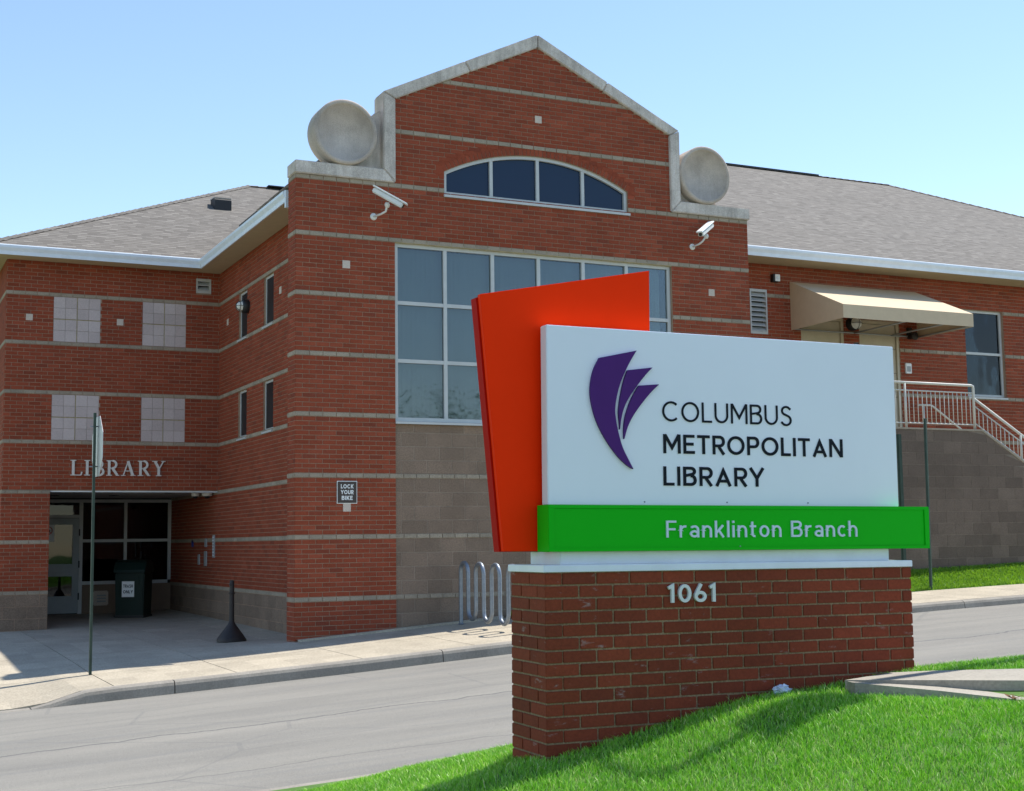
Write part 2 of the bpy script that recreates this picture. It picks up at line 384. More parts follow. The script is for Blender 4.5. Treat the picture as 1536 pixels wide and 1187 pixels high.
def curb_h(x): return .13
kerb('kerb', [-16, -12, -9, -6, -3.6, -1.2, 1.2, 4, 8, 14], -10.0, -10.31, 1, kn)
curb_h = _ch

# ------------------------------------------------------------------ lawns
grid('lawn', lin(-20, -3, 40)+lin(-2.94, 2, 84)+lin(2.2, 14, 30), lin(-16.6, -10.16, 100), zlawn, 'lawn_soil', kind='structure')
grid('forecourt', lin(-40, 40, 90), lin(-40, -16.5, 40), lambda x, y: min(zlawn(x, max(y, -16.6)), -1.45)-.03-.02*max(0, -16.6-y)*0, 'road', kind='structure')
grid('verge', lin(3.3, 24, 60), lin(-1.31, 1.9, 24), lambda x, y: zstrip(x, y) if y < 0 else zstrip(x, 0), 'lawn_soil', kind='structure')

# ------------------------------------------------------------------ brickwork
PIT = .88/13; BL = .2032; J = .0098
class Sink:      # gathers boxes of one kind: the ones nearest the camera become objects, the rest one mesh
    def __init__(s, name, mat, depth): s.name, s.mat, s.depth, s.it = name, mat, depth, []
    def add(s, wall, fn, u0, u1, z0, z1, d, big=True): s.it.append((wall, fn, u0, u1, z0, z1, d, big))
    def flush(s, parent, limit, rest):
        def key(t):
            p = Vector(t[1]((t[2]+t[3])/2, (t[4]+t[5])/2, 0)); return (p-CAM).length + (0 if t[7] else 1e3)
        s.it.sort(key=key); cache = {}; mb = MB()
        for i, (wall, fn, u0, u1, z0, z1, d, big) in enumerate(s.it):
            if i < limit:
                cu, cz = (u0+u1)/2, (z0+z1)/2; o0 = Vector(fn(cu, cz, 0))
                ax = Vector(fn(cu+1, cz, 0))-o0; k = (round(u1-u0, 4), round(z1-z0, 4), round(ax.x, 3), round(ax.y, 3), d)
                if k not in cache:
                    m2 = MB(); s.cube(m2, lambda u, z, dd: tuple(Vector(fn(cu+u, cz+z, dd))-o0), -(u1-u0)/2, (u1-u0)/2, -(z1-z0)/2, (z1-z0)/2, d)
                    cache[k] = m2.mesh(s.name, [s.mat])
                link_mesh(s.name, cache[k], wall, o0)
            else: s.cube(mb, fn, u0, u1, z0, z1, d)
        if mb.f: mb.build(rest, s.mat, parent, kind='stuff')
    def cube(s, mb, fn, u0, u1, z0, z1, d):
        c = .0022
        F = [(u0+c, z0+c, d), (u1-c, z0+c, d), (u1-c, z1-c, d), (u0+c, z1-c, d)]; S_ = [(u0, z0, d-c), (u1, z0, d-c), (u1, z1, d-c), (u0, z1, d-c)]; B = [(u0, z0, -.004), (u1, z0, -.004), (u1, z1, -.004), (u0, z1, -.004)]
        k = len(mb.v); mb.v += [fn(*p) for p in F+S_+B]
        fs = [(0, 1, 2, 3)]+[(4+i, 4+(i+1) % 4, (i+1) % 4, i) for i in range(4)]+[(8+i, 8+(i+1) % 4, 4+(i+1) % 4, 4+i) for i in range(4)]
        for f in fs: mb.f.append(tuple(k+i for i in f)); mb.m.append(0); mb.smooth.append(False)
BR = Sink('brick', 'brick', .007); BS = Sink('band_stone', 'band_stone', .011); BK = Sink('block', 'block', .0045)

def subtract(segs, a_, b_):
    out = []
    for s0, s1 in segs:
        if b_ <= s0 or a_ >= s1: out.append((s0, s1)); continue
        if a_ > s0: out.append((s0, a_))
        if b_ < s1: out.append((b_, s1))
    return out
BANDS = [(-2.64, 0), (-1.76, 0), (-.88, 0), (0, 0), (.88, 0), (1.76, 0), (2.64, 0), (3.52, 0), (4.40, 0), (5.235, 0), (6.075, 0), (6.945, 0), (7.80, 0)]
def courses(zlo, zhi):
    out = []
    for (t0, _), (t1, _) in zip(BANDS, BANDS[1:]):
        h = (t1-t0)
        n = 13 if h > .86 else 12
        p = h/n
        for i in range(n-1): out.append((t0+i*p, t0+(i+1)*p, 'b', i))
        out.append((t1-p, t1, 's', 12))
    return [c for c in out if c[1] > zlo+.01 and c[0] < zhi-.01]
def lay(wall, fn, u0, u1, zlo, zhi, holes=(), shape=None, off=0.0, band=True, kind='b', big=True, blocks=None):
    """running bond over [u0,u1]x[zlo,zhi]; holes: (ua,ub,za,zb); shape(z)->list of (ua,ub); blocks: z below which grey block is laid"""
    for za, zb, t, i in courses(zlo, zhi):
        zm = (za+zb)/2; z0, z1 = max(za, zlo), min(zb, zhi)
        if z1-z0 < .012: continue
        segs = shape(zm) if shape else [(u0, u1)]
        for h in holes:
            if h[2]-.005 < zm < h[3]+.005: segs = subtract(segs, h[0], h[1])
        isb = t == 'b'
        if isb and blocks is not None and zm < blocks: continue
        o = off+(BL/2 if i % 2 else 0)
        sink = BR if (isb or not band) else BS
        for s0, s1 in segs:
            k = math.floor((s0-o)/BL)
            while o+k*BL < s1:
                a_, b_ = max(s0, o+k*BL), min(s1, o+(k+1)*BL); k += 1
                if b_-a_ < .02: continue
                e0 = J/2 if a_ > s0+1e-6 else (.0 if abs(a_-u0) < 1e-6 else .003); e1 = J/2 if b_ < s1-1e-6 else (.0 if abs(b_-u1) < 1e-6 else .003)
                sink.add(wall, fn, a_+e0, b_-e1, z0+J/2, z1-J/2, sink.depth, big)
def lay_blocks(wall, fn, u0, u1, zlo, zhi, off=0.0):
    for (t0, _), (t1, _) in zip(BANDS, BANDS[1:]):
        if t1 < zlo or t0 > zhi: continue
        h = (t1-t0-PIT)/4
        for i in range(4):
            z0, z1 = max(t0+i*h, zlo), min(t0+(i+1)*h, zhi)
            if z1-z0 < .03: continue
            o = off+(.2032 if i % 2 else 0); k = math.floor((u0-o)/.4064)
            while o+k*.4064 < u1:
                a_, b_ = max(u0, o+k*.4064), min(u1, o+(k+1)*.4064); k += 1
                if b_-a_ > .03: BK.add(wall, fn, a_+.005, b_-.005, z0+.005, z1-.005, BK.depth)

def backing(mb, fn, u0, u1, z0, z1, holes, depth, mi=0):
    us = sorted({u0, u1} | {h[0] for h in holes} | {h[1] for h in holes}); zs = sorted({z0, z1} | {h[2] for h in holes} | {h[3] for h in holes})
    us = [u for u in us if u0 <= u <= u1]; zs = [z for z in zs if z0 <= z <= z1]
    for a_, b_ in zip(us, us[1:]):
        for c_, d_ in zip(zs, zs[1:]):
            if any(h[0]-1e-6 <= a_ and b_ <= h[1]+1e-6 and h[2]-1e-6 <= c_ and d_ <= h[3]+1e-6 for h in holes): continue
            mb.quad([fn(a_, c_, 0), fn(b_, c_, 0), fn(b_, d_, 0), fn(a_, d_, 0)], mi)
    for a_, b_, c_, d_ in holes:
        for p, q in (((a_, c_), (a_, d_)), ((a_, d_), (b_, d_)), ((b_, d_), (b_, c_)), ((b_, c_), (a_, c_))):
            mb.quad([fn(*p, 0), fn(*q, 0), fn(*q, -depth), fn(*p, -depth)], mi)

lib = empty('library_building', (0, 0, 0), 'red brick library with stone bands, gabled front pavilion and grey shingle roof', 'building')
def FY(Y0): return lambda u, z, d: (u, Y0-d, z)
def FX(X0): return lambda u, z, d: (X0-d, u, z)
GB = -2.35      # foundations reach below the pavement
XM = 3.945; WL, WR = 1.524, 6.366
# ---- front pavilion
fF = FY(0.0)
AW = 1.615; AS, AT = 5.50, 5.905; AB = 5.145
AR = (AW**2+(AT-AS)**2)/(2*(AT-AS)); AC = AT-AR
def arch_half(z, grow=0.0):
    if z < AS-.0: return AW
    v = (AR+grow)**2-(z-AC)**2
    return math.sqrt(v) if v > 0 else 0
def gable_half(z): return interp(z, [(5.235, 3.945), (5.2351, 2.42), (6.52, 2.42), (7.67, .0)])
def arch_pts(n=25, r=AR, half=AW):
    a0 = math.asin(half/AR)
    return [(XM+r*math.sin(-a0+2*a0*i/(n-1)), AC+r*math.cos(-a0+2*a0*i/(n-1))) for i in range(n)]
wF = MB()
outer = [(0, GB), (7.89, GB), (7.89, 5.235), (6.366, 5.235), (6.366, 6.53), (XM, 7.68), (1.524, 6.53), (1.524, 5.235), (0, 5.235)]
hole1 = [(WL, GB+.01), (WR, GB+.01), (WR, 4.345), (WL, 4.345)]
hole2 = [(XM-AW, AB), (XM+AW, AB)]+arch_pts()[::-1]
allp = outer+hole1+hole2
for t in tessellate_polygon([[Vector((u, z, 0)) for u, z in L_] for L_ in (outer, hole1, hole2)]): wF.quad([fF(*allp[i], 0) for i in t])
for H, dp in ((hole1, .20), (hole2, .12)):
    for p, q in zip(H, H[1:]+H[:1]): wF.quad([fF(*p, 0), fF(*q, 0), fF(*q, -dp), fF(*p, -dp)])
front_wall = wF.build('wall', 'mortar', lib)
def fshape(z):
    if z > 5.235: g = gable_half(z)+.03; g = min(g, 2.45); segs = [(XM-g, XM+g)] if g > .03 else []
    else: segs = [(0, 7.89)]
    if AB < z < AT+.12:
        h = arch_half(z, .115) if z > AS-.06 else AW
        segs = subtract(segs, XM-h, XM+h)
    return segs
lay(front_wall, fF, 0, 7.89, GB+.6, 7.7, [(WL, WR, -3, 4.335)], fshape, 0.0)
# grey block panel below the large window
fP = FY(0.035)
mb = MB(); mb.quad([fP(WL-.002, GB, 0), fP(WR+.002, GB, 0), fP(WR+.002, 1.63, 0), fP(WL-.002, 1.63, 0)]); panel_wall = mb.build('wall', 'block_mortar', lib)
lay_blocks(panel_wall, fP, WL+.004, WR-.004, -1.76, 1.62, WL+.1)
for zt in (.88, 0, -.88):
    k = 0
    while WL+k*BL < WR:
        BS.add(panel_wall, fP, max(WL+.004, WL+(k-.35)*BL+J/2), min(WR-.004, WL+(k+.65)*BL-J/2), zt-PIT+J/2, zt-J/2, .016); k += 1
# arch ring bricks
fill = MB(); o1, o2 = arch_pts(41, AR+.085), arch_pts(41, AR+.185)
for (p, q), (p2, q2) in zip(zip(o1, o1[1:]), zip(o2, o2[1:])): fill.quad([fF(*p, .0035), fF(*q, .0035), fF(*q2, .0035), fF(*p2, .0035)])
for sg in (-1, 1): fill.quad([fF(XM+sg*(AW+.002), AS-.08, .0034), fF(XM+sg*(AW+.14), AS-.08, .0034), fF(XM+sg*(AW+.14), AS+.10, .0034), fF(XM+sg*(AW+.002), AS+.10, .0034)])
fill.build('arch_packing', 'brick', lib)
arch = empty('arch', parent=lib); a0 = math.asin(AW/AR); n = 48
m2 = MB(); hw = AR*a0/n-.005
pr = [(-hw, .004), (hw, .004), (hw*1.03, .105), (-hw*1.03, .105)]
m2.prism(pr, lambda u, v, d: (u, -d, v), -.03, .008); ring_me = m2.mesh('arch_brick', ['brick'])
for i in range(n):
    a_ = -a0+2*a0*(i+.5)/n; o = link_mesh('arch_brick', ring_me, arch, (XM+AR*math.sin(a_), 0, AC+AR*math.cos(a_))); o.rotation_euler = (0, a_, 0)

# left flank of the pavilion, return wall, entrance wing, right wing
fS = FX(0.0); mb = MB(); backing(mb, fS, 0, .37, GB, 5.235, [], .1); mb.quad([(0, .37, GB), (.481, .37, GB), (.481, .37, 5.235), (0, .37, 5.235)])
m3 = MB(); m3.quad([(7.89, 0, GB), (7.89, 1.85, GB), (7.89, 1.85, 5.235), (7.89, 0, 5.235)]); m3.build('wall', 'mortar', lib)
flank = mb.build('wall', 'mortar', lib); lay(flank, fS, 0, .37, -1.9, 5.235, off=.1016)
fR = FX(.481)
RW = [(4.50, 5.07, 3.50, 4.40-PIT), (2.83, 3.43, 3.50, 4.40-PIT), (4.50, 5.07, 1.74, 2.64-PIT), (2.83, 3.43, 1.74, 2.64-PIT)]
mb = MB(); backing(mb, fR, .37, 10.63, GB, 5.0, RW, .14); return_wall = mb.build('wall', 'mortar', lib)
lay(return_wall, fR, .37, 6.51, -.95, 4.97, RW, blocks=-.88)
lay(return_wall, fR, 6.51, 10.63, -.95, .87, (), blocks=-.88)
lay_blocks(return_wall, fR, .37, 10.63, -1.76, -.88-PIT)
fL = FY(6.51); XL = -3.309; OPX, OPZ = -2.505, .868
TP = [(-2.508, -1.697), (-.945, -.154)]; TZ = [(3.525, 4.40-PIT), (1.765, 2.64-PIT)]
LH = [(a_, b_, c_, d_) for a_, b_ in TP for c_, d_ in TZ]+[(.03, .31, 4.565, 4.838)]
mb = MB(); backing(mb, fL, XL, .481, OPZ, 5.0, LH, .05); backing(mb, fL, XL, OPX, GB, OPZ, [], .1)
mb.quad([(OPX, 6.51, GB), (OPX, 6.95, GB), (OPX, 6.95, OPZ), (OPX, 6.51, OPZ)]); mb.quad([(OPX, 6.51, OPZ), (.481, 6.51, OPZ), (.481, 6.75, OPZ), (OPX, 6.75, OPZ)])
wing_wall = mb.build('wall', 'mortar', lib)
lay(wing_wall, fL, XL, .481, OPZ, 4.97, LH, off=.05)
lay(wing_wall, fL, XL, OPX, -.95, OPZ+.005, blocks=-.88); lay_blocks(wing_wall, fL, XL, OPX, -1.76, -.88-PIT)
fLL = FX(XL); mb = MB(); backing(mb, fLL, 6.51, 14, GB, 5.0, [], .1); side_wall = mb.build('wall', 'mortar', lib)
lay(side_wall, fLL, 6.51, 14.0, -.95, 4.97, big=False, blocks=-.88); lay_blocks(side_wall, fLL, 6.51, 14.0, -1.76, -.88-PIT)
YR = 1.85; fW = FY(YR)
DH = [(10.36, 11.37, 1.62, 4.03), (11.74, 12.72, 1.62, 4.03)]; WH = (14.42, 15.45, 2.64, 4.40-.0)
mb = MB(); backing(mb, fW, 7.89, 27.5, GB, 5.0, DH+[WH, (9.215, 9.60, 3.63, 4.47)], .12); right_wall = mb.build('wall', 'mortar', lib)
lay(right_wall, fW, 7.89, 17.5, 1.2, 4.97, DH+[WH, (9.215, 9.60, 3.63, 4.47)], off=.03)
BR.flush(lib, 300, 'brick_courses'); BS.flush(lib, 300, 'stone_bands'); BK.flush(lib, 300, 'block_courses')

# ---- stone accents
for fn, wall, pts in ((fF, front_wall, [(.76, 3.94), (7.13, 3.94), (3.95, 6.507), (.768, .385)]), (fL, wing_wall, [(-2.92, 3.935), (-1.348, 3.93)]), (fR, return_wall, [(2.42, 3.95), (5.86, 3.94)])):
    for u, z in pts:
        m2 = MB(); m2.prism([(u-.058, z-.058), (u+.058, z-.058), (u+.058, z+.058), (u-.058, z+.058)], lambda p, q, d: fn(p, q, d), -.01, .014)
        m2.build('accent_tile', 'accent', wall)
# ---- tile panels on the entrance wing
for a_, b_ in TP:
    for c_, d_ in TZ:
        mb = MB(); mb.quad([fL(a_, c_, -.012), fL(b_, c_, -.012), fL(b_, d_, -.012), fL(a_, d_, -.012)])
        tp = mb.build('tile_panel', 'sealant', lib); tw, th = (b_-a_)/4, (d_-c_)/4
        me = None
        for i in range(4):
            for j in range(4):
                gl, gr = (.009 if i in (2,) else .0022), (.009 if i == 1 else .0022); gb, gt = (.009 if j == 2 else .0022), (.009 if j == 1 else .0022)
                m2 = MB(); m2.prism([(a_+i*tw+gl, c_+j*th+gb), (a_+(i+1)*tw-gr, c_+j*th+gb), (a_+(i+1)*tw-gr, c_+(j+1)*th-gt), (a_+i*tw+gl, c_+(j+1)*th-gt)], lambda p, q, d: fL(p, q, d), -.015, .004)
                m2.build('tile', 'tile', tp)

# ---- copings and discs
def coping(poly, name='coping', y0=-.05, y1=.36):
    mb = MB(); mb.prism(poly, lambda u, v, d: (u, -d, v), -y1, -y0); return mb.build(name, 'limestone', lib, bevel=.012)
cs = .19
coping([(-.03, 5.235), (1.524, 5.235), (1.338, 5.425), (-.03, 5.425)])
coping([(7.92, 5.235), (6.366, 5.235), (6.552, 5.425), (7.92, 5.425)])
coping([(1.527, 5.24), (1.527, 6.525), (1.335, 6.615), (1.335, 5.432)]); coping([(6.363, 5.24), (6.363, 6.525), (6.555, 6.615), (6.555, 5.432)])
def rake(t0, t1, s):
    P0, P1 = Vector((1.53, 6.532)), Vector((XM, 7.675)); Q0, Q1 = Vector((1.338, 6.622)), Vector((XM, 7.888))
    pl = [P0.lerp(P1, t0), P0.lerp(P1, t1), Q0.lerp(Q1, t1), Q0.lerp(Q1, t0)]
    coping([(XM+s*(p.x-XM), p.y) for p in pl])
for s in (1, -1):
    for t0, t1 in ((0, .512), (.516, .998)): rake(t0, t1, s)
mb = MB(); mb.quad([(1.35, .3, 5.24), (6.54, .3, 5.24), (6.54, .3, 6.55), (1.35, .3, 6.55)]); mb.quad([(1.35, .3, 6.55), (6.54, .3, 6.55), (XM, .3, 7.8)]); mb.build('gable_back', 'limestone', lib)
for xc in (.735, 7.035):
    s = 1 if xc < 3 else -1
    mb = MB(); rr = .492; mb.lathe([(0, .27), (rr-.02, .27), (rr, .25), (rr, -.06), (rr-.012, -.075), (rr-.055, -.078), (rr-.066, -.07), (rr-.075, -.045), (.001, -.040)], 64, 'y', (xc, 0, 5.915))
    dsc = mb.build('stone_disc', 'disc_stone', lib)
    mb = MB(); pl = [(-.36, 5.43), (.60, 5.43), (.60, 6.36), (.5, 6.30), (.2, 5.95)]
    mb.prism([(xc+s*u, z) for u, z in pl], lambda u, v, d: (u, -d, v), -.24, -.10); mb.build('disc_support', 'limestone', lib)

# ---- windows
def window(fn, u0, u1, z0, z1, cols_, rows, inset, fwid, mat_g, back=None, sill=True, name='window', fdep=.07):
    wnd = empty(name, parent=lib); mb = MB()
    def bar(a_, b_, c_, d_, dz=0.0): mb.prism([(a_, c_), (b_, c_), (b_, d_), (a_, d_)], lambda p, q, d: fn(p, q, d), -inset-fdep, -inset+dz)
    bar(u0, u0+fwid, z0, z1); bar(u1-fwid, u1, z0, z1); bar(u0+fwid, u1-fwid, z0, z0+fwid); bar(u0+fwid, u1-fwid, z1-fwid, z1)
    us = lin(u0+fwid/2, u1-fwid/2, cols_+1); zs = lin(z0+fwid/2, z1-fwid/2, rows+1)
    for u in us[1:-1]: bar(u-fwid/2, u+fwid/2, z0+fwid, z1-fwid, .004)
    for z in zs[1:-1]:
        for a_, b_ in zip(us, us[1:]): bar(a_+fwid/2, b_-fwid/2, z-fwid/2, z+fwid/2, .0)
    mb.build('window_frame', 'frame_metal', wnd)
    for a_, b_ in zip(us, us[1:]):
        for c_, d_ in zip(zs, zs[1:]):
            m2 = MB(); m2.prism([(a_+fwid/2-.004, c_+fwid/2-.004), (b_-fwid/2+.004, c_+fwid/2-.004), (b_-fwid/2+.004, d_-fwid/2+.004), (a_+fwid/2-.004, d_-fwid/2+.004)], lambda p, q, d: fn(p, q, d), -inset-fdep*.55, -inset-fdep*.45)
            pn = m2.build('pane', mat_g, wnd); cc = Vector(fn((a_+b_)/2, (c_+d_)/2, -inset-fdep*.5)); tl = Matrix.Translation(cc) @ Matrix.Rotation(R(rng.normal(0, .28)), 4, 'X') @ Matrix.Rotation(R(rng.normal(0, .28)), 4, 'Z') @ Matrix.Translation(-cc); pn.matrix_local = tl
    if sill:
        m2 = MB(); m2.prism([(-inset-.02, z0), (.035, z0-.012), (.035, z0-.045), (-inset-.02, z0-.04)], lambda p, q, d: fn(d, q, p), u0-.01, u1+.012); m2.build('sill', 'frame_metal', wnd)
    if back:
        dp, mt = back; m2 = MB(); ins = inset+.12
        P = lambda u, z, d: fn(u, z, -d)
        for a_, b_, c_, d_ in ((u0, u1, z0, z1),):
            m2.quad([P(a_, c_, ins+dp), P(b_, c_, ins+dp), P(b_, d_, ins+dp), P(a_, d_, ins+dp)])
            for p, q in (((a_, c_), (b_, c_)), ((b_, c_), (b_, d_)), ((b_, d_), (a_, d_)), ((a_, d_), (a_, c_))): m2.quad([P(*p, inset+.08), P(*q, inset+.08), P(*q, ins+dp), P(*p, ins+dp)])
        m2.build('room', mt, wnd)
    return wnd
big = window(fF, WL+.006, WR-.006, 1.66, 4.335, 6, 3, .05, .055, 'glass_clear', (1.0, 'dark_room'))
mb = MB(); x = WL+.07; k = 0      # vertical blinds hanging behind the glass
while x < WR-.1:
    a_ = R(rng.uniform(9, 14)); hx, hy = .047*math.cos(a_), .047*math.sin(a_)
    mb.quad([(x-hx, .20-hy, 1.72), (x+hx, .20+hy, 1.72), (x+hx, .20+hy, 4.29), (x-hx, .20-hy, 4.29)]); x += .078
mb.build('blind', 'blind', big)
mb = MB(); n = 60; us = lin(WL, WR, n)
for a_, b_ in zip(us, us[1:]): 
    h0 = .012+.02*random.random(); mb.box(a_, b_, -.004-.004*random.random(), .06, 4.337-h0*.3, 4.337+h0+.012)
mb.build('lintel_sealant', 'sealant', big)
# arched window
aw_ = empty('arched_window', parent=lib); mb = MB()
fo = arch_pts(41); fi = arch_pts(41, AR-.05)
for (p, q), (p2, q2) in zip(zip(fo, fo[1:]), zip(fi, fi[1:])): mb.prism([p, q, q2, p2], lambda u, v, d: (u, -d, v), -.11, -.03)
for u0, u1 in ((XM-AW, XM-AW+.05), (XM+AW-.05, XM+AW)): mb.prism([(u0, AB+.05), (u1, AB+.05), (u1, AS+.012), (u0, AS+.012)], lambda u, v, d: (u, -d, v), -.11, -.032)
mb.prism([(XM-AW, AB), (XM+AW, AB), (XM+AW, AB+.05), (XM-AW, AB+.05)], lambda u, v, d: (u, -d, v), -.11, -.028)
mux = [XM-.808, XM, XM+.808]
for u in mux: mb.prism([(u-.026, AB+.05), (u+.026, AB+.05), (u+.026, AC+math.sqrt((AR-.045)**2-(u+.026-XM)**2)), (u-.026, AC+math.sqrt((AR-.045)**2-(u-.026-XM)**2))], lambda p, q, d: (p, -d, q), -.11, -.034)
mb.build('window_frame', 'frame_metal', aw_)
ed = [XM-AW+.04]+mux+[XM+AW-.04]
for a_, b_ in zip(ed, ed[1:]):
    xs = lin(a_+.02, b_-.02, 9); pl = [(a_+.02, AB+.03), (b_-.02, AB+.03)]+[(x, AC+math.sqrt((AR-.035)**2-(x-XM)**2)) for x in xs[::-1]]
    m2 = MB(); m2.prism(pl, lambda u, v, d: (u, -d, v), -.085, -.075); m2.build('pane', 'glass_blue', aw_)
mb = MB(); mb.prism([(-.04, 5.148), (.035, 5.138), (.035, 5.10), (-.04, 5.11)], lambda p, q, d: (d, -p, q), XM-AW-.012, XM+AW+.03); mb.build('sill', 'frame_metal', aw_)
for h in RW: window(fR, h[0], h[1], h[2], h[3], 1, 1, .03, .04, 'glass_screen', (.5, 'dark_room'), fdep=.022)
window(fW, WH[0], WH[1], WH[2], WH[3], 1, 2, .06, .05, 'glass_dark', (.6, 'dark_room'))
# ---- louvres
def louvre(fn, u0, u1, z0, z1, n):
    lv = empty('louvre', parent=lib); mb = MB(); f_ = .03
    for a_, b_, c_, d_ in ((u0, u0+f_, z0, z1), (u1-f_, u1, z0, z1), (u0+f_, u1-f_, z0, z0+f_*1.6), (u0+f_, u1-f_, z1-f_*1.6, z1)): mb.prism([(a_, c_), (b_, c_), (b_, d_), (a_, d_)], lambda p, q, d: fn(p, q, d), -.1, .012)
    mb.build('louvre_frame', 'louvre', lv)
    m2 = MB(); m2.quad([fn(u0, z0, -.1), fn(u1, z0, -.1), fn(u1, z1, -.1), fn(u0, z1, -.1)]); m2.build('louvre_back', 'vent_black', lv)
    h = (z1-z0-f_*3.2)/n
    for i in range(n):
        zz = z0+f_*1.6+i*h; m2 = MB(); m2.prism([(.006, zz+.004), (.006, zz+.018), (-.07, zz+h*.95), (-.07, zz+h*.95-.014)], lambda p, q, d: fn(d, q, p), u0+f_, u1-f_); m2.build('slat', 'louvre', lv)
louvre(fW, 9.215, 9.60, 3.63, 4.47, 8); louvre(fL, .03, .31, 4.565, 4.838, 2)

# ---- eaves and roofs
SZ = 4.955; SL = .5
def soff(pts): mb = MB(); mb.quad([(x, y, SZ) for x, y in pts]); mb.build('soffit', 'soffit', lib)
EX, EY = .03, 6.06       # eave lines of return wall (X) and entrance wing (Y)
EL = -3.75; ER = 1.22
soff([(EL, EY), (.481, EY), (.481, 6.52), (EL, 6.52)]); soff([(EX, .60), (.49, .60), (.49, EY), (EX, EY)]); soff([(EL, 6.52), (XL+.01, 6.52), (XL+.01, 16), (EL, 16)])
soff([(7.89, ER), (28, ER), (28, 1.86), (7.89, 1.86)])
def fascia(p, q, out, h=.135):
    """board with a gutter lip along p->q; out = outward direction"""
    p, q, o = Vector(p+(0,)), Vector(q+(0,)), Vector(out+(0,)); mb = MB()
    prof = [(0, SZ-.012), (.02, SZ-.012), (.025, SZ+.05), (.055, SZ+.11), (.055, SZ+.15), (.03, SZ+.15), (.02, SZ+.17), (0, SZ+.17)]
    a_ = [tuple(p+o*d+Vector((0, 0, z))) for d, z in prof]; b_ = [tuple(q+o*d+Vector((0, 0, z))) for d, z in prof]
    for i in range(len(prof)): j = (i+1) % len(prof); mb.quad([a_[i], b_[i], b_[j], a_[j]])
    mb.quad(a_); mb.quad(b_); mb.build('fascia', 'fascia', lib)
fascia((EL, EY), (EX, EY), (0, -1)); fascia((EX, EY-.05), (EX, .60), (-1, 0)); fascia((EL, EY), (EL, 17), (-1, 0)); fascia((7.9, ER), (28, ER), (0, -1))
mb = MB(); mb.box(EX-.02, .40, .56, .62, SZ-.1, SZ+.16); mb.build('fascia_return', 'fascia', lib)
RZ = SZ+.165
def zr_(d): return RZ+SL*d
roof = empty('roof', parent=lib)
def plane(pts, mat, name='roof_plane'):
    mb = MB(); k = len(pts); top = pts; bot = [(x, y, z-.05) for x, y, z in pts]
    mb.quad(top); mb.quad(bot[::-1])
    for i in range(k): j = (i+1) % k; mb.quad([top[i], bot[i], bot[j], top[j]])
    return mb.build(name, mat, roof)
# entrance wing: hip rising from (EL,EY)
hp = (2.53, EY+(2.53-EL), zr_(2.53-EL)); d0 = 2.53-EL
plane([(EL, EY, RZ), (EX+.02, EY, RZ), (EX+d0+.02, EY+d0, hp[2]), hp], 'shingle')
plane([(EL, EY, RZ), hp, (hp[0], 22, hp[2]), (EL, 22, RZ)], 'shingle_side')
# roof over the return wall (faces -X) up to the main ridge
yR = 9.62; zR = zr_(yR-ER)
plane([(EX, ER, RZ), (EX, EY, RZ), (EX+d0, EY+d0, hp[2]), (EX+yR-ER, yR, zR)], 'shingle_side')
plane([(EX, .60, RZ-.02), (EX, ER+.01, RZ-.02), (1.5, ER+.01, RZ-.02), (1.5, .60, RZ-.02)], 'shingle_side')
# main roof facing the street, ridge and hip at the right
plane([(EX, ER, RZ), (27.75, ER, RZ), (19.35, yR, zR), (EX+yR-ER, yR, zR)], 'shingle')
plane([(27.75, ER, RZ), (27.75, 18, RZ), (19.35, yR, zR)], 'shingle_side'); plane([(7.95, yR, zR), (19.35, yR, zR), (27.75, 18, RZ), (7.95, 18, RZ)], 'shingle')
plane([(1.4, .36, 6.45), (XM, .36, 7.6), (XM, 9, 7.6), (1.4, 9, 6.45)], 'shingle_side'); plane([(6.5, .36, 6.45), (XM, .36, 7.6), (XM, 9, 7.6), (6.5, 9, 6.45)], 'shingle_side')
def cap(p, q, w_=.11):
    mb = MB(); p, q = Vector(p), Vector(q); n = max(2, int((q-p).length/.22)); d = (q-p).normalized(); s = d.cross(Vector((0, 0, 1))).normalized()
    for i in range(n):
        a_, b_ = p.lerp(q, i/n), p.lerp(q, (i+1)/n); zl, zh = .012, .026
        A = [a_-s*w_+Vector((0, 0, -.03)), a_+Vector((0, 0, zl)), a_+s*w_+Vector((0, 0, -.03))]; B = [b_-s*w_+Vector((0, 0, -.018)), b_+Vector((0, 0, zh)), b_+s*w_+Vector((0, 0, -.018))]
        mb.quad([A[0], A[1], B[1], B[0]]); mb.quad([A[1], A[2], B[2], B[1]]); mb.quad([B[0], B[1], B[2]])
    mb.build('ridge_cap', 'shingle', roof)
cap((EL, EY, RZ), hp); cap(hp, (hp[0]+3, hp[1], hp[2])); cap((7.95, yR, zR), (19.35, yR, zR)); cap((27.75, ER, RZ), (19.35, yR, zR))
mb = MB(); mb.box(hp[0]+.45, hp[0]+3, hp[1]-.16, hp[1]+.16, hp[2]+.005, hp[2]+.03); mb.build('ridge_vent', 'vent_black', roof)
mb = MB(); mb.box(10.5, 17.0, yR-.10, yR+.10, zR-.02, zR+.022); mb.build('ridge_vent', 'vent_black', roof)
# small roof vent
vx, vy = 1.33, 10.0; vz = zr_(vy-EY)
mb = MB(); mb.prism([(-.16, -.14), (-.16, .14), (-.10, .18), (.22, .20), (.22, .04)], lambda u, v, d: (vx+d, vy+u, vz+v), -.17, .19); rv = mb.build('roof_vent', 'vent_black', roof)
mb = MB(); mb.prism([(-.10, .183), (-.11, .20), (.24, .225), (.24, .203)], lambda u, v, d: (vx+d, vy+u, vz+v), -.18, .20); mb.build('roof_vent_hood', 'vent_top', roof)
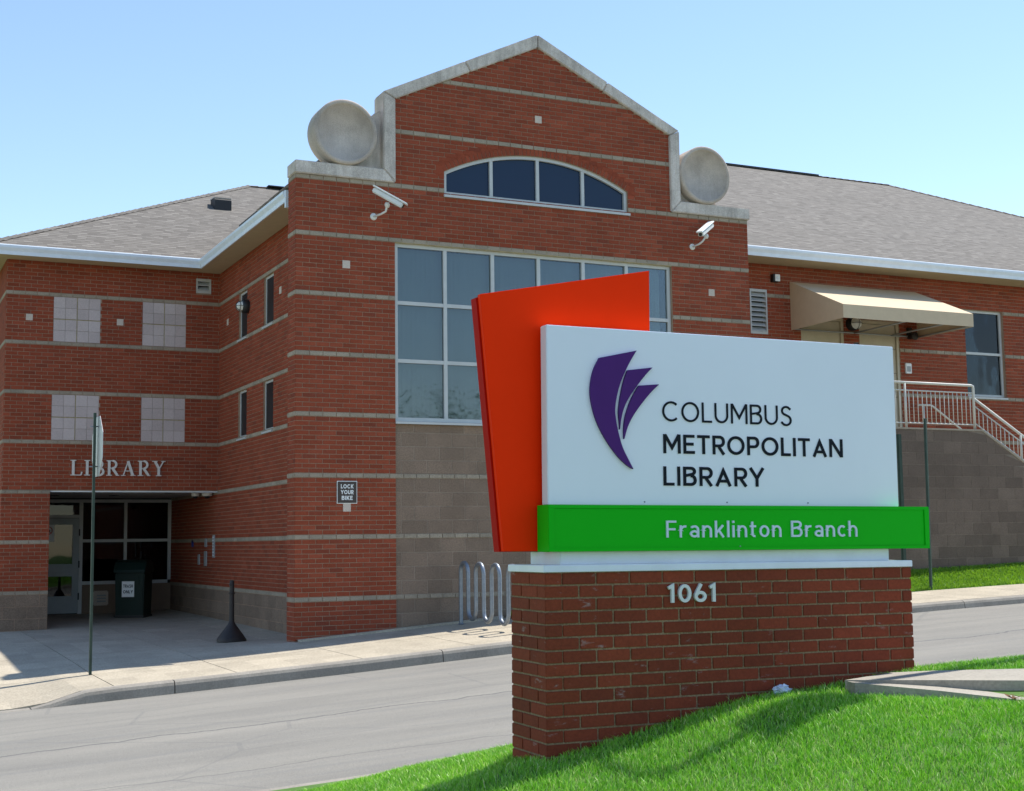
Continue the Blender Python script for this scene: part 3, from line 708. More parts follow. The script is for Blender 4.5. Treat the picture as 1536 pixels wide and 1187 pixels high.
# dark building volume behind so no light leaks
mb = MB(); mb.box(1.3, 27, 2.75, 17, GB, 4.9); mb.box(XL+.15, 1.3, 11.2, 17, GB, 4.9); mb.box(XL+.15, .40, 6.78, 11.2, 1.0, 4.9); mb.box(.62, 7.7, 1.75, 2.75, GB, 5.2); mb.build('interior', 'dark_room', lib)
mb = MB(); mb.quad([(0.05, .30, 5.22), (7.85, .30, 5.22), (7.85, 2.4, 5.22), (.05, 2.4, 5.22)]); mb.build('flat_roof', 'limestone', lib)

# ---- entrance recess
mb = MB(); mb.quad([(OPX-.6, 6.75, .872), (.481, 6.75, .872), (.481, 10.63, .872), (OPX-.6, 10.63, .872)]); ceil_ = mb.build('ceiling', 'ceiling', lib)
mb = MB(); mb.box(OPX, .478, 6.525, 6.78, .845, .868); mb.build('ceiling_trim', 'fascia', lib)
for x, y in ((-1.9, 7.4), (-.2, 7.5), (-1.0, 8.9), (-2.1, 9.1)):
    mb = MB(); mb.lathe([(.0, .868), (.085, .868), (.095, .864), (.10, .872)], 20, 'z', (x, y, 0)); mb.build('recessed_light', 'vent_black', ceil_)
mb = MB(); mb.quad([(OPX-.6, 6.9, GB), (OPX-.6, 10.63, GB), (OPX-.6, 10.63, .87), (OPX-.6, 6.9, .87)]); mb.build('wall', 'mortar', lib)
sf = empty('storefront', parent=lib); mb = MB()
def sbar(x0, x1, z0, z1, dy=0.0): mb.box(x0, x1, 10.56-dy, 10.66, z0, z1)
sbar(.405, .470, -.83, .78); sbar(-.50, -.44, -.83, .78, .002); sbar(-1.40, -1.33, -1.5, .78, .004); sbar(-3.0, .470, .78, .845); sbar(-1.33, .405, -.90, -.83, .006); sbar(-1.33, -.50, -.035, .025); sbar(-.44, .405, -.035, .025)
sbar(-2.55, -1.40, .47, .53, .002); sbar(-2.62, -2.55, -1.5, .78)
mb.build('window_frame', 'frame_metal', sf)
for a_, b_, c_, d_ in ((-1.33, -.50, .025, .78), (-.44, .405, .025, .78), (-1.33, -.50, -.83, -.035), (-.44, .405, -.83, -.035), (-2.55, -1.40, .53, .78)):
    m2 = MB(); m2.box(a_-.004, b_+.004, 10.60, 10.608, c_-.004, d_+.004); m2.build('pane', 'glass_dark', sf)
mb = MB(); mb.box(-1.33, .481, 10.60, 10.7, GB, -.90); mb.build('wall', 'block', lib)
mb = MB(); mb.quad([(-3.2, 11.15, -1.6), (.5, 11.15, -1.6), (.5, 11.15, .9), (-3.2, 11.15, .9)]); mb.build('wall', 'dark_room', lib)
dr = empty('entrance_door', parent=lib); mb = MB()
for x0, x1, z0, z1 in ((-2.55, -2.44, -1.47, .46), (-1.53, -1.405, -1.47, .46), (-2.44, -1.53, .33, .46), (-2.44, -1.53, -.72, -.47), (-2.44, -1.53, -1.47, -1.12)): mb.box(x0, x1, 10.555, 10.60, z0, z1)
mb.build('door_frame', 'door_frame', dr)
for z0, z1 in ((-.47, .33), (-1.12, -.72)):
    m2 = MB(); m2.box(-2.444, -1.526, 10.575, 10.583, z0, z1); m2.build('pane', 'glass_dark', dr)
mb = MB(); mb.tube([(-2.38, 10.555, -.35), (-2.38, 10.49, -.35), (-2.38, 10.49, .1), (-2.38, 10.555, .1)], .012); mb.build('door_handle', 'galvanised', dr)
for z in (-.55, -1.2, .1):
    mb = MB(); mb.box(-1.412, -1.385, 10.545, 10.56, z, z+.14); mb.build('hinge', 'vent_black', dr)

# ---- beige doors, right wing
for a_, b_, c_, d_ in DH:
    dd = empty('panel_door', parent=lib); mb = MB()
    for u0, u1, z0, z1 in ((a_, a_+.06, c_, d_), (b_-.06, b_, c_, d_), (a_+.06, b_-.06, d_-.06, d_)): mb.box(u0, u1, YR+.01, YR+.10, z0, z1)
    mb.build('door_frame', 'door_beige', dd); zz = c_; n = 5; h = (d_-.06-c_)/n
    for i in range(n): m2 = MB(); m2.box(a_+.062, b_-.062, YR+.045, YR+.08, c_+i*h+.004, c_+(i+1)*h-.004); m2.build('panel', 'door_beige', dd, bevel=.004)

# ------------------------------------------------------------------ lettering (stroke-built)
def arc(cx, cy, rx, ry, a0, a1, n=14): return [(cx+rx*math.cos(R(a0+(a1-a0)*i/n)), cy+ry*math.sin(R(a0+(a1-a0)*i/n))) for i in range(n+1)]
def glyph(ch, t):
    """strokes of one letter for stroke width t (cap height 1): (advance width, [(points, closed)])"""
    h = t/2; X = .72
    def o(W, hgt=1.0, x0=0.0): return (arc(x0+W/2, hgt/2, W/2-h, hgt/2-h, 0, 360, 36)[:-1], True)
    if ch == 'O': return 1.02, [o(1.02)]
    if ch == '0': return .74, [o(.74)]
    if ch == 'C': return .93, [(arc(.51, .5, .51-h, .5-h, 48, 312, 28), 0)]
    if ch == 'L': return .58, [([(h, 1), (h, h), (.58, h)], 0)]
    if ch == 'U': return .80, [([(h, 1), (h, .42)]+arc(.40, .38, .40-h, .38-h, 180, 360, 18)+[(.80-h, 1)], 0)]
    if ch == 'M': return .98, [([(h, 0), (h, 1)], 0), ([(.98-h, 0), (.98-h, 1)], 0), ([(h*1.2, 1-h*.3), (.49, .30), (.98-h*1.2, 1-h*.3)], 0)]
    if ch == 'N': return .84, [([(h, 0), (h, 1)], 0), ([(.84-h, 0), (.84-h, 1)], 0), ([(h*1.3, 1-h*.6), (.84-h*1.3, h*.6)], 0)]
    if ch == 'B': return .72, [([(h, 0), (h, 1)], 0), ([(h, 1-h), (.40, 1-h)]+arc(.42, .76, .24-h*.6, .24-h, 90, -90, 10)+[(h, .52)], 0), ([(.40, .52)]+arc(.44, .26+h/2, .28-h, .26-h*.5, 90, -90, 12)+[(h, h)], 0)]
    if ch == 'S': return .68, [([(.62, .82)]+arc(.35, .745, .27-h*.4, .255-h, 40, 270-15, 14)+arc(.34, .26, .34-h, .255-h*.2, 62, -140, 16)+[(.03+h*.4, .17)], 0)]
    if ch == 'E': return .64, [([(.64, 1-h), (h, 1-h), (h, h), (.65, h)], 0), ([(h, .51), (.58, .51)], 0)]
    if ch == 'F': return .60, [([(.60, 1-h), (h, 1-h), (h, 0)], 0), ([(h, .49), (.54, .49)], 0)]
    if ch == 'T': return .72, [([(0, 1-h), (.72, 1-h)], 0), ([(.36, 1-h), (.36, 0)], 0)]
    if ch in 'RP':
        st = [([(h, 0), (h, 1)], 0), ([(h, 1-h), (.40, 1-h)]+arc(.42, .69, .27-h*.6, .31-h, 90, -90, 12)+[(h, .38+h)], 0)]
        if ch == 'R': st.append(([(.36, .40), (.69-h*.5, 0)], 0))
        return .70, st
    if ch == 'I': return t, [([(h, 0), (h, 1)], 0)]
    if ch == 'A': return .90, [([(h*1.0, 0), (.45, 1-h*2.25), (.90-h*1.0, 0)], 0), ([(.20, .27), (.70, .27)], 0)]
    if ch == 'Y': return .82, [([(h*.6, 1), (.41, .44), (.82-h*.6, 1)], 0), ([(.41, .46), (.41, 0)], 0)]
    if ch == 'K': return .76, [([(h, 0), (h, 1)], 0), ([(.70, 1), (h*1.2, .36)], 0), ([(.30, .56), (.74-h*.4, 0)], 0)]
    if ch == 'H': return .78, [([(h, 0), (h, 1)], 0), ([(.78-h, 0), (.78-h, 1)], 0), ([(h, .5), (.78-h, .5)], 0)]
    if ch == '1': return .40, [([(0, .86), (.30-h, 1-h*.9), (.30-h, 0)], 0)] if False else [([(0.02, .80), (.34-h, .93), (.34-h, 0)], 0)]
    if ch == '6': return .70, [o(.70, .62), ([(h, .32), (h*1.05, .42), (.10+h, .62), (.40, 1)], 0)]
    if ch == 'r': return .42, [([(h, 0), (h, X)], 0), ([(h, .40)]+arc(.34, .40, .34-h, X-.40-h, 180, 78, 8), 0)]
    if ch == 'n': return .58, [([(h, 0), (h, X)], 0), ([(h, .40)]+arc(.29, .40, .29-h, X-.40-h, 180, 0, 14)+[(.58-h, 0)], 0)]
    if ch == 'h': return .58, [([(h, 0), (h, 1)], 0), ([(h, .40)]+arc(.29, .40, .29-h, X-.40-h, 180, 0, 14)+[(.58-h, 0)], 0)]
    if ch == 'a': return .56, [([(.07, .62)]+arc(.28, .46, .28-h, X-.46-h, 130, 0, 10)+[(.56-h, 0)], 0), (arc(.27, .215, .27-h, .215-h, 0, 360, 20)[:-1], True)]
    if ch == 'k': return .56, [([(h, 0), (h, 1)], 0), ([(.50, X), (h*1.2, .27)], 0), ([(.23, .42), (.54-h*.4, 0)], 0)]
    if ch == 'l': return t, [([(h, 0), (h, 1)], 0)]
    if ch == 'i': return t, [([(h, 0), (h, X)], 0), ([(h, .86), (h, 1)], 0)]
    if ch == 't': return .40, [([(.15, .94), (.15, .18)]+arc(.30, .18, .15, .18-h, 180, 280, 8), 0), ([(0, X-h), (.38, X-h)], 0)]
    if ch == 'o': return .62, [(arc(.31, X/2, .31-h, X/2-h, 0, 360, 26)[:-1], True)]
    if ch == 'c': return .54, [(arc(.30, X/2, .30-h, X/2-h, 48, 312, 20), 0)]
    return .35, []
def ribbon(mb, pts, closed, t, fn, d0, d1, sx=1.0):
    P = [Vector(p) for p in pts]; n = len(P); L_, R_ = [], []
    for i in range(n):
        a_ = P[i-1] if (i > 0 or closed) else None; b_ = P[(i+1) % n] if (i < n-1 or closed) else None
        d1_ = (P[i]-a_).normalized() if a_ is not None else None; d2_ = (b_-P[i]).normalized() if b_ is not None else None
        if d1_ is None: nr = Vector((-d2_.y, d2_.x)); k = 1
        elif d2_ is None: nr = Vector((-d1_.y, d1_.x)); k = 1
        else:
            m_ = Vector((-d1_.y-d2_.y, d1_.x+d2_.x)).normalized(); nr = m_; k = 1/max(.35, m_.dot(Vector((-d1_.y, d1_.x))))
        L_.append(P[i]+nr*(t/2*k)); R_.append(P[i]-nr*(t/2*k))
    m = n if closed else n-1
    for i in range(m):
        j = (i+1) % n
        q = [L_[i], L_[j], R_[j], R_[i]]
        top = [fn(p.x*sx, p.y, d1) for p in q]; bot = [fn(p.x*sx, p.y, d0) for p in q]
        mb.quad(top); mb.quad([top[0], top[1], bot[1], bot[0]]); mb.quad([top[3], top[2], bot[2], bot[3]])
        if not closed and i == 0: mb.quad([top[0], top[3], bot[3], bot[0]])
        if not closed and i == m-1: mb.quad([top[1], top[2], bot[2], bot[1]])
def text(s, width, height, t, fn, depth, track=.16, d0=-.001):
    """fn(u,v,d) in metres; text starts at u=0, baseline v=0; widths scaled to fit"""
    mb = MB(); x = 0; items = []
    for ch in s:
        if ch == ' ': x += .45; continue
        w_, st = glyph(ch, t); items.append((x, st)); x += w_+track
    tot = x-track; sx = width/(tot*height); k = 0
    for x0, st in items:
        for pts, cl in st:
            ribbon(mb, [(p[0]+x0, p[1]) for p in pts], cl, t, lambda u, v, d: fn(u*height*sx, v*height, d), d0, depth+.00035*(k % 5)); k += 1
    return mb
def letters(s, width, height, t, fn, depth, mat, parent, track=.16, name='letter'):
    x = 0; items = []
    for ch in s:
        if ch == ' ': x += .45; continue
        w_, st = glyph(ch, t); items.append((x, st)); x += w_+track
    sx = width/((x-track)*height)
    for x0, st in items:
        mb = MB()
        for k, (pts, cl) in enumerate(st): ribbon(mb, [(p[0]+x0, p[1]) for p in pts], cl, t, lambda u, v, d: fn(u*height*sx, v*height, d), -.001, depth+.00035*k)
        mb.build(name, mat, parent)
# Roman capitals over the entrance
def serif_text(s, width, height, fn, depth, parent):
    mb = MB(); T, H_ = .155, .055; x = 0; items = []
    def bar(x0, y0, x1, y1, w_): return ([(x0, y0), (x1, y1)], w_)
    def ser(xc, y, w_=.34): return bar(xc-w_/2, y, xc+w_/2, y, H_)
    G = {'L': (.74, [bar(.20, .03, .20, .97, T), ser(.20, .972), bar(.04, .028, .68, .028, H_), bar(.67, .03, .72, .24, .075)]),
         'I': (.40, [bar(.20, .03, .20, .97, T), ser(.20, .972), ser(.20, .028)]),
         'B': (.74, [bar(.20, .03, .20, .97, T), bar(.04, .972, .42, .972, H_), bar(.04, .028, .44, .028, H_), bar(.2, .51, .42, .51, H_), (arc(.40, .745, .22, .235, 90, -90, 10), .12), (arc(.42, .265, .26, .24, 90, -90, 10), .135)]),
         'R': (.82, [bar(.20, .03, .20, .97, T), bar(.04, .972, .42, .972, H_), ser(.20, .028), bar(.2, .49, .42, .49, H_), (arc(.40, .735, .23, .24, 90, -90, 10), .13), bar(.40, .49, .70, .05, .15), ser(.72, .028, .2)]),
         'A': (.92, [bar(.16, .03, .46, .97, .07), bar(.44, .97, .74, .03, .165), bar(.25, .32, .63, .32, H_), ser(.15, .028, .28), ser(.75, .028, .32)]),
         'Y': (.86, [bar(.43, .03, .43, .48, T), bar(.19, .97, .45, .46, .155), bar(.72, .97, .44, .46, .065), ser(.18, .972, .32), ser(.72, .972, .26), ser(.43, .028)])}
    for ch in s: w_, st = G[ch]; items.append((x, st)); x += w_+.10
    sx = width/((x-.10)*height); k = 0
    for x0, st in items:
        mb = MB()
        for pts, w_ in st: ribbon(mb, [(p[0]+x0, p[1]) for p in pts], 0, w_, lambda u, v, d: fn(u*height*sx, v*height, d), -.001, depth+.0005*(k % 6)); k += 1
        mb.build('letter', 'steel_letter', parent)
serif_text('LIBRARY', 1.68, .275, lambda u, v, d: (-2.18+u, 6.51-.02-d, 1.135+v), .03, wing_wall)

# ------------------------------------------------------------------ library sign
syaw, stilt = R(-1.35093), R(-.352157)
ex = Vector((math.cos(syaw)*math.cos(stilt), math.sin(syaw)*math.cos(stilt), math.sin(stilt))); ey = Vector((-math.sin(syaw), math.cos(syaw), 0)); ez = ex.cross(ey)
SM = Matrix((ex, ey, ez)).transposed().to_4x4(); SM.translation = Vector((-2.4305, -12.6105, -.2975))
sign = empty('library_sign', matrix=SM, label='white, orange and green library sign on a red brick base in the grass', category='sign')
SWD, SDP, NC = 2.404, .436, 19
core = MB(); core.box(.006, SWD-.006, .006, SDP-.006, -NC*.0677, 0); base = core.build('brick_base', 'sign_mortar', sign)
cacheB = {}; restB = MB()
def sbrick(x0, x1, y0, y1, row, obj=True):
    z1 = -row*.0677-J/2; z0 = -(row+1)*.0677+J/2
    if obj:
        k = (round(x1-x0, 3), round(y1-y0, 3))
        if k not in cacheB:
            m2 = MB(); m2.box(-(x1-x0)/2, (x1-x0)/2, -(y1-y0)/2, (y1-y0)/2, -(z1-z0)/2, (z1-z0)/2)
            o = m2.build('brick', 'sign_brick', base, bevel=.0028); cacheB[k] = o.data; o.location = ((x0+x1)/2, (y0+y1)/2, (z0+z1)/2)
        else: o = link_mesh('brick', cacheB[k], base, ((x0+x1)/2, (y0+y1)/2, (z0+z1)/2))
        o.rotation_euler = (rng.normal(0, .003), rng.normal(0, .003), rng.normal(0, .004)); o.location.y += rng.normal(0, .0012)
    else: restB.box(x0, x1, y0, y1, z0, z1)
for row in range(NC):
    odd = row % 2; vis = row <= 15
    if odd: sbrick(0, .2032-J, 0, .0968, row, vis); x = .2032; y = .1016
    else: sbrick(0, .0968, 0, .2032-J, row, vis); x = .1016; y = .2032
    while x < SWD-.01:
        x1 = min(SWD, x+.2032)
        if x1-x > .03: sbrick(x, x1-(J if x1 < SWD else 0), 0, .0968, row, vis and (-row*.0677 > -.95+.2*(x*.9) - .35 or True) and row <= 15-int(4.6*x/2.4))
        x += .2032
    while y < SDP-.02:
        y1 = min(SDP, y+.2032)
        if SDP-y1 < .05: y1 = SDP
        if y1-y > .03: sbrick(0, .0968, y, y1-(J if y1 < SDP else 0), row, vis)
        y = y1 if y1 == SDP else y+.2032
    x = .1016 if odd else .2032
    while x < SWD-.03: restB.box(x, min(SWD, x+.2032-J), SDP-.0968, SDP, -(row+1)*.0677+J/2, -row*.0677-J/2); x += .2032
    restB.box(SWD-.0968, SWD, .11, .32, -(row+1)*.0677+J/2, -row*.0677-J/2)
restB.build('brick_courses', 'sign_brick', base, kind='stuff')
mb = MB(); mb.box(-.013, SWD+.003, -.013, SDP+.013, .001, .038); mb.build('cap', 'sign_cap', sign, bevel=.003)
mb = MB(); mb.box(.105, 2.27, .03, .405, .038, .108); mb.build('plinth', 'sign_cap', sign, bevel=.003)
def green_box(y0, y1, front):
    mb = MB(); x0, x1, z0, z1 = .015, 2.535, .108, .354; f_ = .022; r_ = .007
    s = -1 if front else 1; yf = y0 if front else y1; yi = yf-s*r_
    mb.box(x0, x1, y0+(r_ if front else 0), y1-(0 if front else r_), z0, z1)
    for a_, b_, c_, d_ in ((x0, x1, z1-f_*.8, z1), (x0, x1, z0, z0+f_*.8), (x0, x0+f_*1.5, z0+f_*.8, z1-f_*.8), (x1-f_*1.5, x1, z0+f_*.8, z1-f_*.8)):
        mb.box(a_, b_, min(yf, yi), max(yf, yi), c_, d_)
    return mb.build('green_band', 'green', sign, bevel=.0015)
gf = green_box(-.022, .122, True); green_box(.308, .456, False)
PF = .03
mb = MB(); mb.box(.036, 2.357, PF, .105, .354, 1.319); pan = mb.build('panel', 'panel_white', sign, bevel=.004)
mb = MB(); mb.box(.036, 2.357, .325, .405, .354, 1.319); mb.build('panel', 'panel_white', sign, bevel=.004)
mb = MB(); mb.box(.3, 2.1, .10, .33, .108, 1.25); mb.build('sign_frame', 'galvanised', sign)
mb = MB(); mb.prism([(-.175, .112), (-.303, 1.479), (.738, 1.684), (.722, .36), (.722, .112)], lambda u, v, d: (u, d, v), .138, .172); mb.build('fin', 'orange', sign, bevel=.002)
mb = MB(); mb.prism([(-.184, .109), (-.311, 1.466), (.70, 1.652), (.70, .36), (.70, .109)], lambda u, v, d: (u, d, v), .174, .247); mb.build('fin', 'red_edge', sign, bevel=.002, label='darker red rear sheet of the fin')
LG = [[(0.348, 1.152), (0.578, 1.203), (0.543, 1.151), (0.508, 1.091), (0.475, 1.022), (0.451, 0.947), (0.439, 0.874), (0.443, 0.822), (0.453, 0.765), (0.478, 0.677), (0.512, 0.61), (0.546, 0.551), (0.505, 0.573), (0.447, 0.624), (0.385, 0.701), (0.334, 0.787), (0.304, 0.869), (0.289, 0.952), (0.295, 1.025), (0.315, 1.093)],
      [(0.512, 1.092), (0.677, 1.114), (0.637, 1.076), (0.588, 1.021), (0.532, 0.95), (0.495, 0.886), (0.476, 0.823), (0.467, 0.765), (0.458, 0.791), (0.452, 0.853), (0.459, 0.916), (0.475, 0.99), (0.493, 1.049)],
      [(0.581, 1.01), (0.717, 1.022), (0.665, 0.976), (0.609, 0.916), (0.553, 0.846), (0.516, 0.782), (0.493, 0.714), (0.483, 0.724), (0.483, 0.771), (0.493, 0.834), (0.520, 0.908), (0.551, 0.967)]]
LG[1] = [(x+(.009 if i == 0 or i > 7 else 0), z) for i, (x, z) in enumerate(LG[1])]; LG[2] = [(x+(.009 if i == 0 or i > 6 else 0), z) for i, (x, z) in enumerate(LG[2])]
def smooth(poly, corners):
    out = []; n = len(poly)
    for i in range(n):
        p0, p1, p2, p3 = [Vector(poly[(i+k) % n]) for k in (-1, 0, 1, 2)]
        if i in corners: p0 = p1
        if (i+1) % n in corners: p3 = p2
        for k in range(4):
            t = k/4; out.append(tuple(.5*((2*p1)+(p2-p0)*t+(2*p0-5*p1+4*p2-p3)*t*t+(3*p1-p0-3*p2+p3)*t*t*t)))
    return out
for pl, cn in zip(LG, ((0, 1, 11), (0, 1, 7), (0, 1, 6))):
    mb = MB(); mb.prism(smooth(pl, cn), lambda u, v, d: (u, PF-d, v), -.001, .016); mb.build('emblem', 'purple', pan)
letters('COLUMBUS', .860, .113, .105, lambda u, v, d: (.741+u, PF-d, .819+v), .005, 'black_letter', pan, .17, 'letter')
letters('METROPOLITAN', 1.212, .106, .152, lambda u, v, d: (.744+u, PF-d, .642+v), .005, 'black_letter', pan, .17, 'letter')
letters('LIBRARY', .660, .106, .152, lambda u, v, d: (.741+u, PF-d, .464+v), .005, 'black_letter', pan, .17, 'letter')
letters('Franklinton Branch', 1.28, .092, .125, lambda u, v, d: (.724+u, -.015-d, .179+v), .008, 'pale_letter', gf, .20, 'letter')
letters('1061', .306, .098, .17, lambda u, v, d: (.732+u, -.004-d, -.173+v), .014, 'number_metal', sign, .20, 'numeral')
for x, z in ((.62, .374), (1.15, .374), (1.70, .374), (1.2, .128)):
    mb = MB(); mb.lathe([(.0001, -.003), (.004, -.003), (.005, 0)], 10, 'y', (x, PF if z > .3 else -.015, z)); mb.build('screw', 'galvanised', sign)
mb = MB(); mb.box(2.33, 2.347, .34, .37, 1.319, 1.385); mb.box(2.352, 2.378, .335, .375, 1.325, 1.365); mb.tube([(2.37, .35, 1.347), (2.42, .35, 1.355)], .004, 6); mb.build('bracket', 'black_plastic', sign)

# ------------------------------------------------------------------ awning
aw = empty('awning', (10.13, YR, 3.74), 'tan fabric awning with a sunlit top above the side doors', 'awning'); ax0, ax1 = 10.13, 13.17; yf = .322
def awq(name, pts, mat):
    mb = MB(); mb.quad([(x-10.13, y-YR, z-3.74) for x, y, z in pts])
    o = mb.build(name, mat, aw); sd = o.modifiers.new('thick', 'SOLIDIFY'); sd.thickness = .006; sd.offset = 0; return o
B_ = YR-.012
awq('awning_top', [(ax0, B_, 4.655), (ax1, B_, 4.655), (ax1, yf, 3.99), (ax0, yf, 3.99)], 'awning'); awq('valance', [(ax0, yf, 3.99), (ax1, yf, 3.99), (ax1, yf, 3.748), (ax0, yf, 3.748)], 'awning')
for x in (ax0, ax1): awq('awning_side', [(x, B_, 4.655), (x, yf, 3.99), (x, yf, 3.745), (x, B_, 3.735)], 'awning')
mb = MB()
for p, q in (((ax0+.02, B_, 3.76), (ax0+.02, yf+.02, 3.77)), ((ax1-.02, B_, 3.76), (ax1-.02, yf+.02, 3.77)), ((ax0+.02, yf+.02, 3.77), (ax1-.02, yf+.02, 3.77)), ((ax0+.02, B_-.01, 3.76), (ax1-.02, B_-.01, 3.76)), ((11.6, B_, 4.6), (11.6, yf+.02, 3.95)), ((11.6, B_, 3.76), (11.6, yf+.02, 3.77)), ((12.5, B_, 3.76), (12.5, yf+.02, 3.77))):
    mb.tube([tuple(Vector(p)-Vector((10.13, YR, 3.74))), tuple(Vector(q)-Vector((10.13, YR, 3.74)))], .016, 8)
mb.build('awning_frame', 'grey_plate', aw)

# ------------------------------------------------------------------ side stair with railings
st = empty('entrance_stair', (10.6, -.45, -.7), 'grey block stair wall with cream railings below the tan awning', 'stair'); so_ = Vector((10.6, -.45, -.7))
YW = -.45; LZ = 1.715; SX = 12.49; SS = -.57
def stop(x): return LZ if x <= SX else LZ+SS*(x-SX)
def T(p): return tuple(Vector(p)-so_)
mb = MB(); outl = [(9.75, -1.9), (17.0, -1.9), (17.0, stop(17.0)), (SX, LZ), (9.75, LZ)]
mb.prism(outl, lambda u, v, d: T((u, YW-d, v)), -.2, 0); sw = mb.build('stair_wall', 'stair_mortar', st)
bc = {}
z = LZ; row = 0
while z > -1.0:
    z0 = z-.2032; x = 9.75-(.2032 if row % 2 else 0)
    while x < 16.5:
        x0, x1 = max(9.755, x+.004), x+.4064-.004
        pl = [(x0, z0+.004), (x1, z0+.004), (x1, z-.004), (x0, z-.004)]
        lim = lambda u: stop(u)-.012
        if x1 > SX-.3:
            pl2 = []
            for u, v in pl: pl2.append((u, min(v, lim(u))))
            if pl2[2][1]-pl2[1][1] < .015: 
                if pl2[3][1]-pl2[0][1] < .02: x += .4064; continue
                xe = SX+(z0+.004-LZ+.012)/SS
                pl2 = [(x0, z0+.004), (max(x0+.01, min(x1, xe)), z0+.004), (x0, min(z-.004, lim(x0)))]
            pl = pl2
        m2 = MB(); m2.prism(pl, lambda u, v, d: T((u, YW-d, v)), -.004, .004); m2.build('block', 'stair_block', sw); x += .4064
    z = z0; row += 1
mb = MB(); mb.box(*[0]*0) if False else None
tr = [(9.75, LZ-.1), (SX, LZ-.1)]
for i in range(13): tr += [(SX+.3*i, LZ-.1-.171*(i+1)), (SX+.3*(i+1), LZ-.1-.171*(i+1))]
tr += [(SX+3.9, -1.5), (9.75, -1.5)]
mb.prism(tr, lambda u, v, d: T((u, d, v)), YW+.21, YR-.02); mb.build('steps', 'sidewalk', st)
mb = MB(); mb.prism([(9.75, LZ), (SX, LZ), (17, stop(17)), (17, stop(17)+.03), (SX, LZ+.03), (9.75, LZ+.03)], lambda u, v, d: T((u, d, v)), YW-.015, YW+.215); mb.build('wall_cap', 'band_stone', st)
YRL = YW+.05
def rail(pts, r=.021): mb = MB(); mb.tube([T(p) for p in pts], r, 8); mb.build('handrail', 'rail_paint', st)
rail([(9.8, YRL, 2.535), (12.34, YRL, 2.535), (12.38, YRL, 2.52), (12.385, YRL, 2.48), (12.385, YRL, LZ+.03)], .024); rail([(9.8, YRL, 2.40), (12.37, YRL, 2.40)], .012); rail([(9.8, YRL, 1.83), (12.37, YRL, 1.83)], .012)
rail([(12.39, YRL, 2.30), (16.9, YRL, 2.30+SS*4.51)], .024); rail([(12.39, YRL, 2.17), (16.9, YRL, 2.17+SS*4.51)], .012); rail([(12.39, YRL, 1.86), (16.9, YRL, 1.86+SS*4.51)], .012)
for x in (10.82, 13.47, 15.2): rail([(x, YRL, stop(x)+.02), (x, YRL, 2.535 if x < 12 else 2.30+SS*(x-12.39))], .022)
m2 = MB(); m2.tube([(0, 0, 0), (0, 0, .57)], .0075, 6); bal = m2.mesh('baluster', ['rail_paint']); m2 = MB(); m2.tube([(0, 0, 0), (0, 0, .31)], .0075, 6); bal2 = m2.mesh('baluster', ['rail_paint'])
x = 9.9
while x < 12.33:
    if abs(x-10.82) > .05: link_mesh('baluster', bal, st, T((x, YRL, 1.83)))
    x += .1
x = 12.49
while x < 16.8: link_mesh('baluster', bal2, st, T((x, YRL, 1.86+SS*(x-12.39)))); x += .1
yb = YR-.08
mb = MB(); mb.tube([T(p) for p in ((12.37, 1.0, 2.318), (12.66, 1.0, 2.322), (12.72, 1.0, 2.30), (16.0, 1.0, 2.30-.62*3.28))], .02, 8); mb.build('handrail', 'rail_paint', st)
mb = MB(); mb.tube([T((12.49, 1.0, 2.32)), T((12.49, 1.0, 1.62))], .018, 8); mb.build('handrail', 'rail_paint', st)

# ------------------------------------------------------------------ wall-mounted things
def sec_cam(root, wallpt, elbow, head, tail, front, label):
    t = empty('security_camera', wallpt, label, 'camera', 'security cameras on the gabled front'); W_ = Vector(wallpt)
    L = lambda p: tuple(Vector(p)-W_)
    mb = MB(); mb.lathe([(.001, -.028), (.03, -.028), (.052, -.016), (.055, .0)], 20, 'y', (0, 0, 0)); mb.build('mount_plate', 'camera_white', t)
    mb = MB(); mb.tube([(0, -.02, 0), (Vector(elbow)-W_)*.55+Vector((0, -.03, -.012)), L(elbow), L(head)], .016, 10); mb.build('bracket_arm', 'camera_white', t)
    mb = MB(); mb.lathe([(.001, -.045), (.03, -.04), (.042, 0), (.03, .035), (.001, .04)], 16, 'z', L(head)); mb.build('swivel', 'camera_white', t)
    A, B = Vector(L(tail)), Vector(L(front)); d = (B-A).normalized(); sd = d.cross(Vector((0, 0, 1))).normalized(); u_ = sd.cross(d)
    def rb(name, w_, h0, h1, e0, e1, mat, bev):
        mb = MB(); P = [A-d*e0-sd*w_+u_*h0, B+d*e1-sd*w_+u_*h0, B+d*e1+sd*w_+u_*h0, A-d*e0+sd*w_+u_*h0]; Q = [p+u_*(h1-h0) for p in P]
        mb.v = [tuple(p) for p in P+Q]; mb.f = [(0, 1, 2, 3), (4, 5, 6, 7), (0, 1, 5, 4), (1, 2, 6, 5), (2, 3, 7, 6), (3, 0, 4, 7)]; mb.m = [0]*6; mb.smooth = [False]*6
        return mb.build(name, mat, t, bevel=bev)
    rb('housing', .046, -.052, .022, 0, 0, 'camera_white', .014); rb('sun_shield', .058, .026, .05, .03, .05, 'white_paint', .010)
    mb = MB(); e = B+d*.002; mb.tube([tuple(e-u_*.014), tuple(e-u_*.014+d*.006)], .03, 16); mb.build('lens', 'black_plastic', t)
sec_cam(None, (1.185, -.0, 4.69), (1.30, -.22, 4.735), (1.315, -.24, 4.83), (1.12, -.20, 5.06), (1.50, -.42, 4.80), 'security camera aimed right, left of the two on the gabled front')
sec_cam(None, (6.775, -.0, 4.685), (6.84, -.22, 4.74), (6.90, -.24, 4.83), (7.06, -.16, 5.06), (6.63, -.48, 4.80), 'security camera aimed down left, beside the right stone disc')

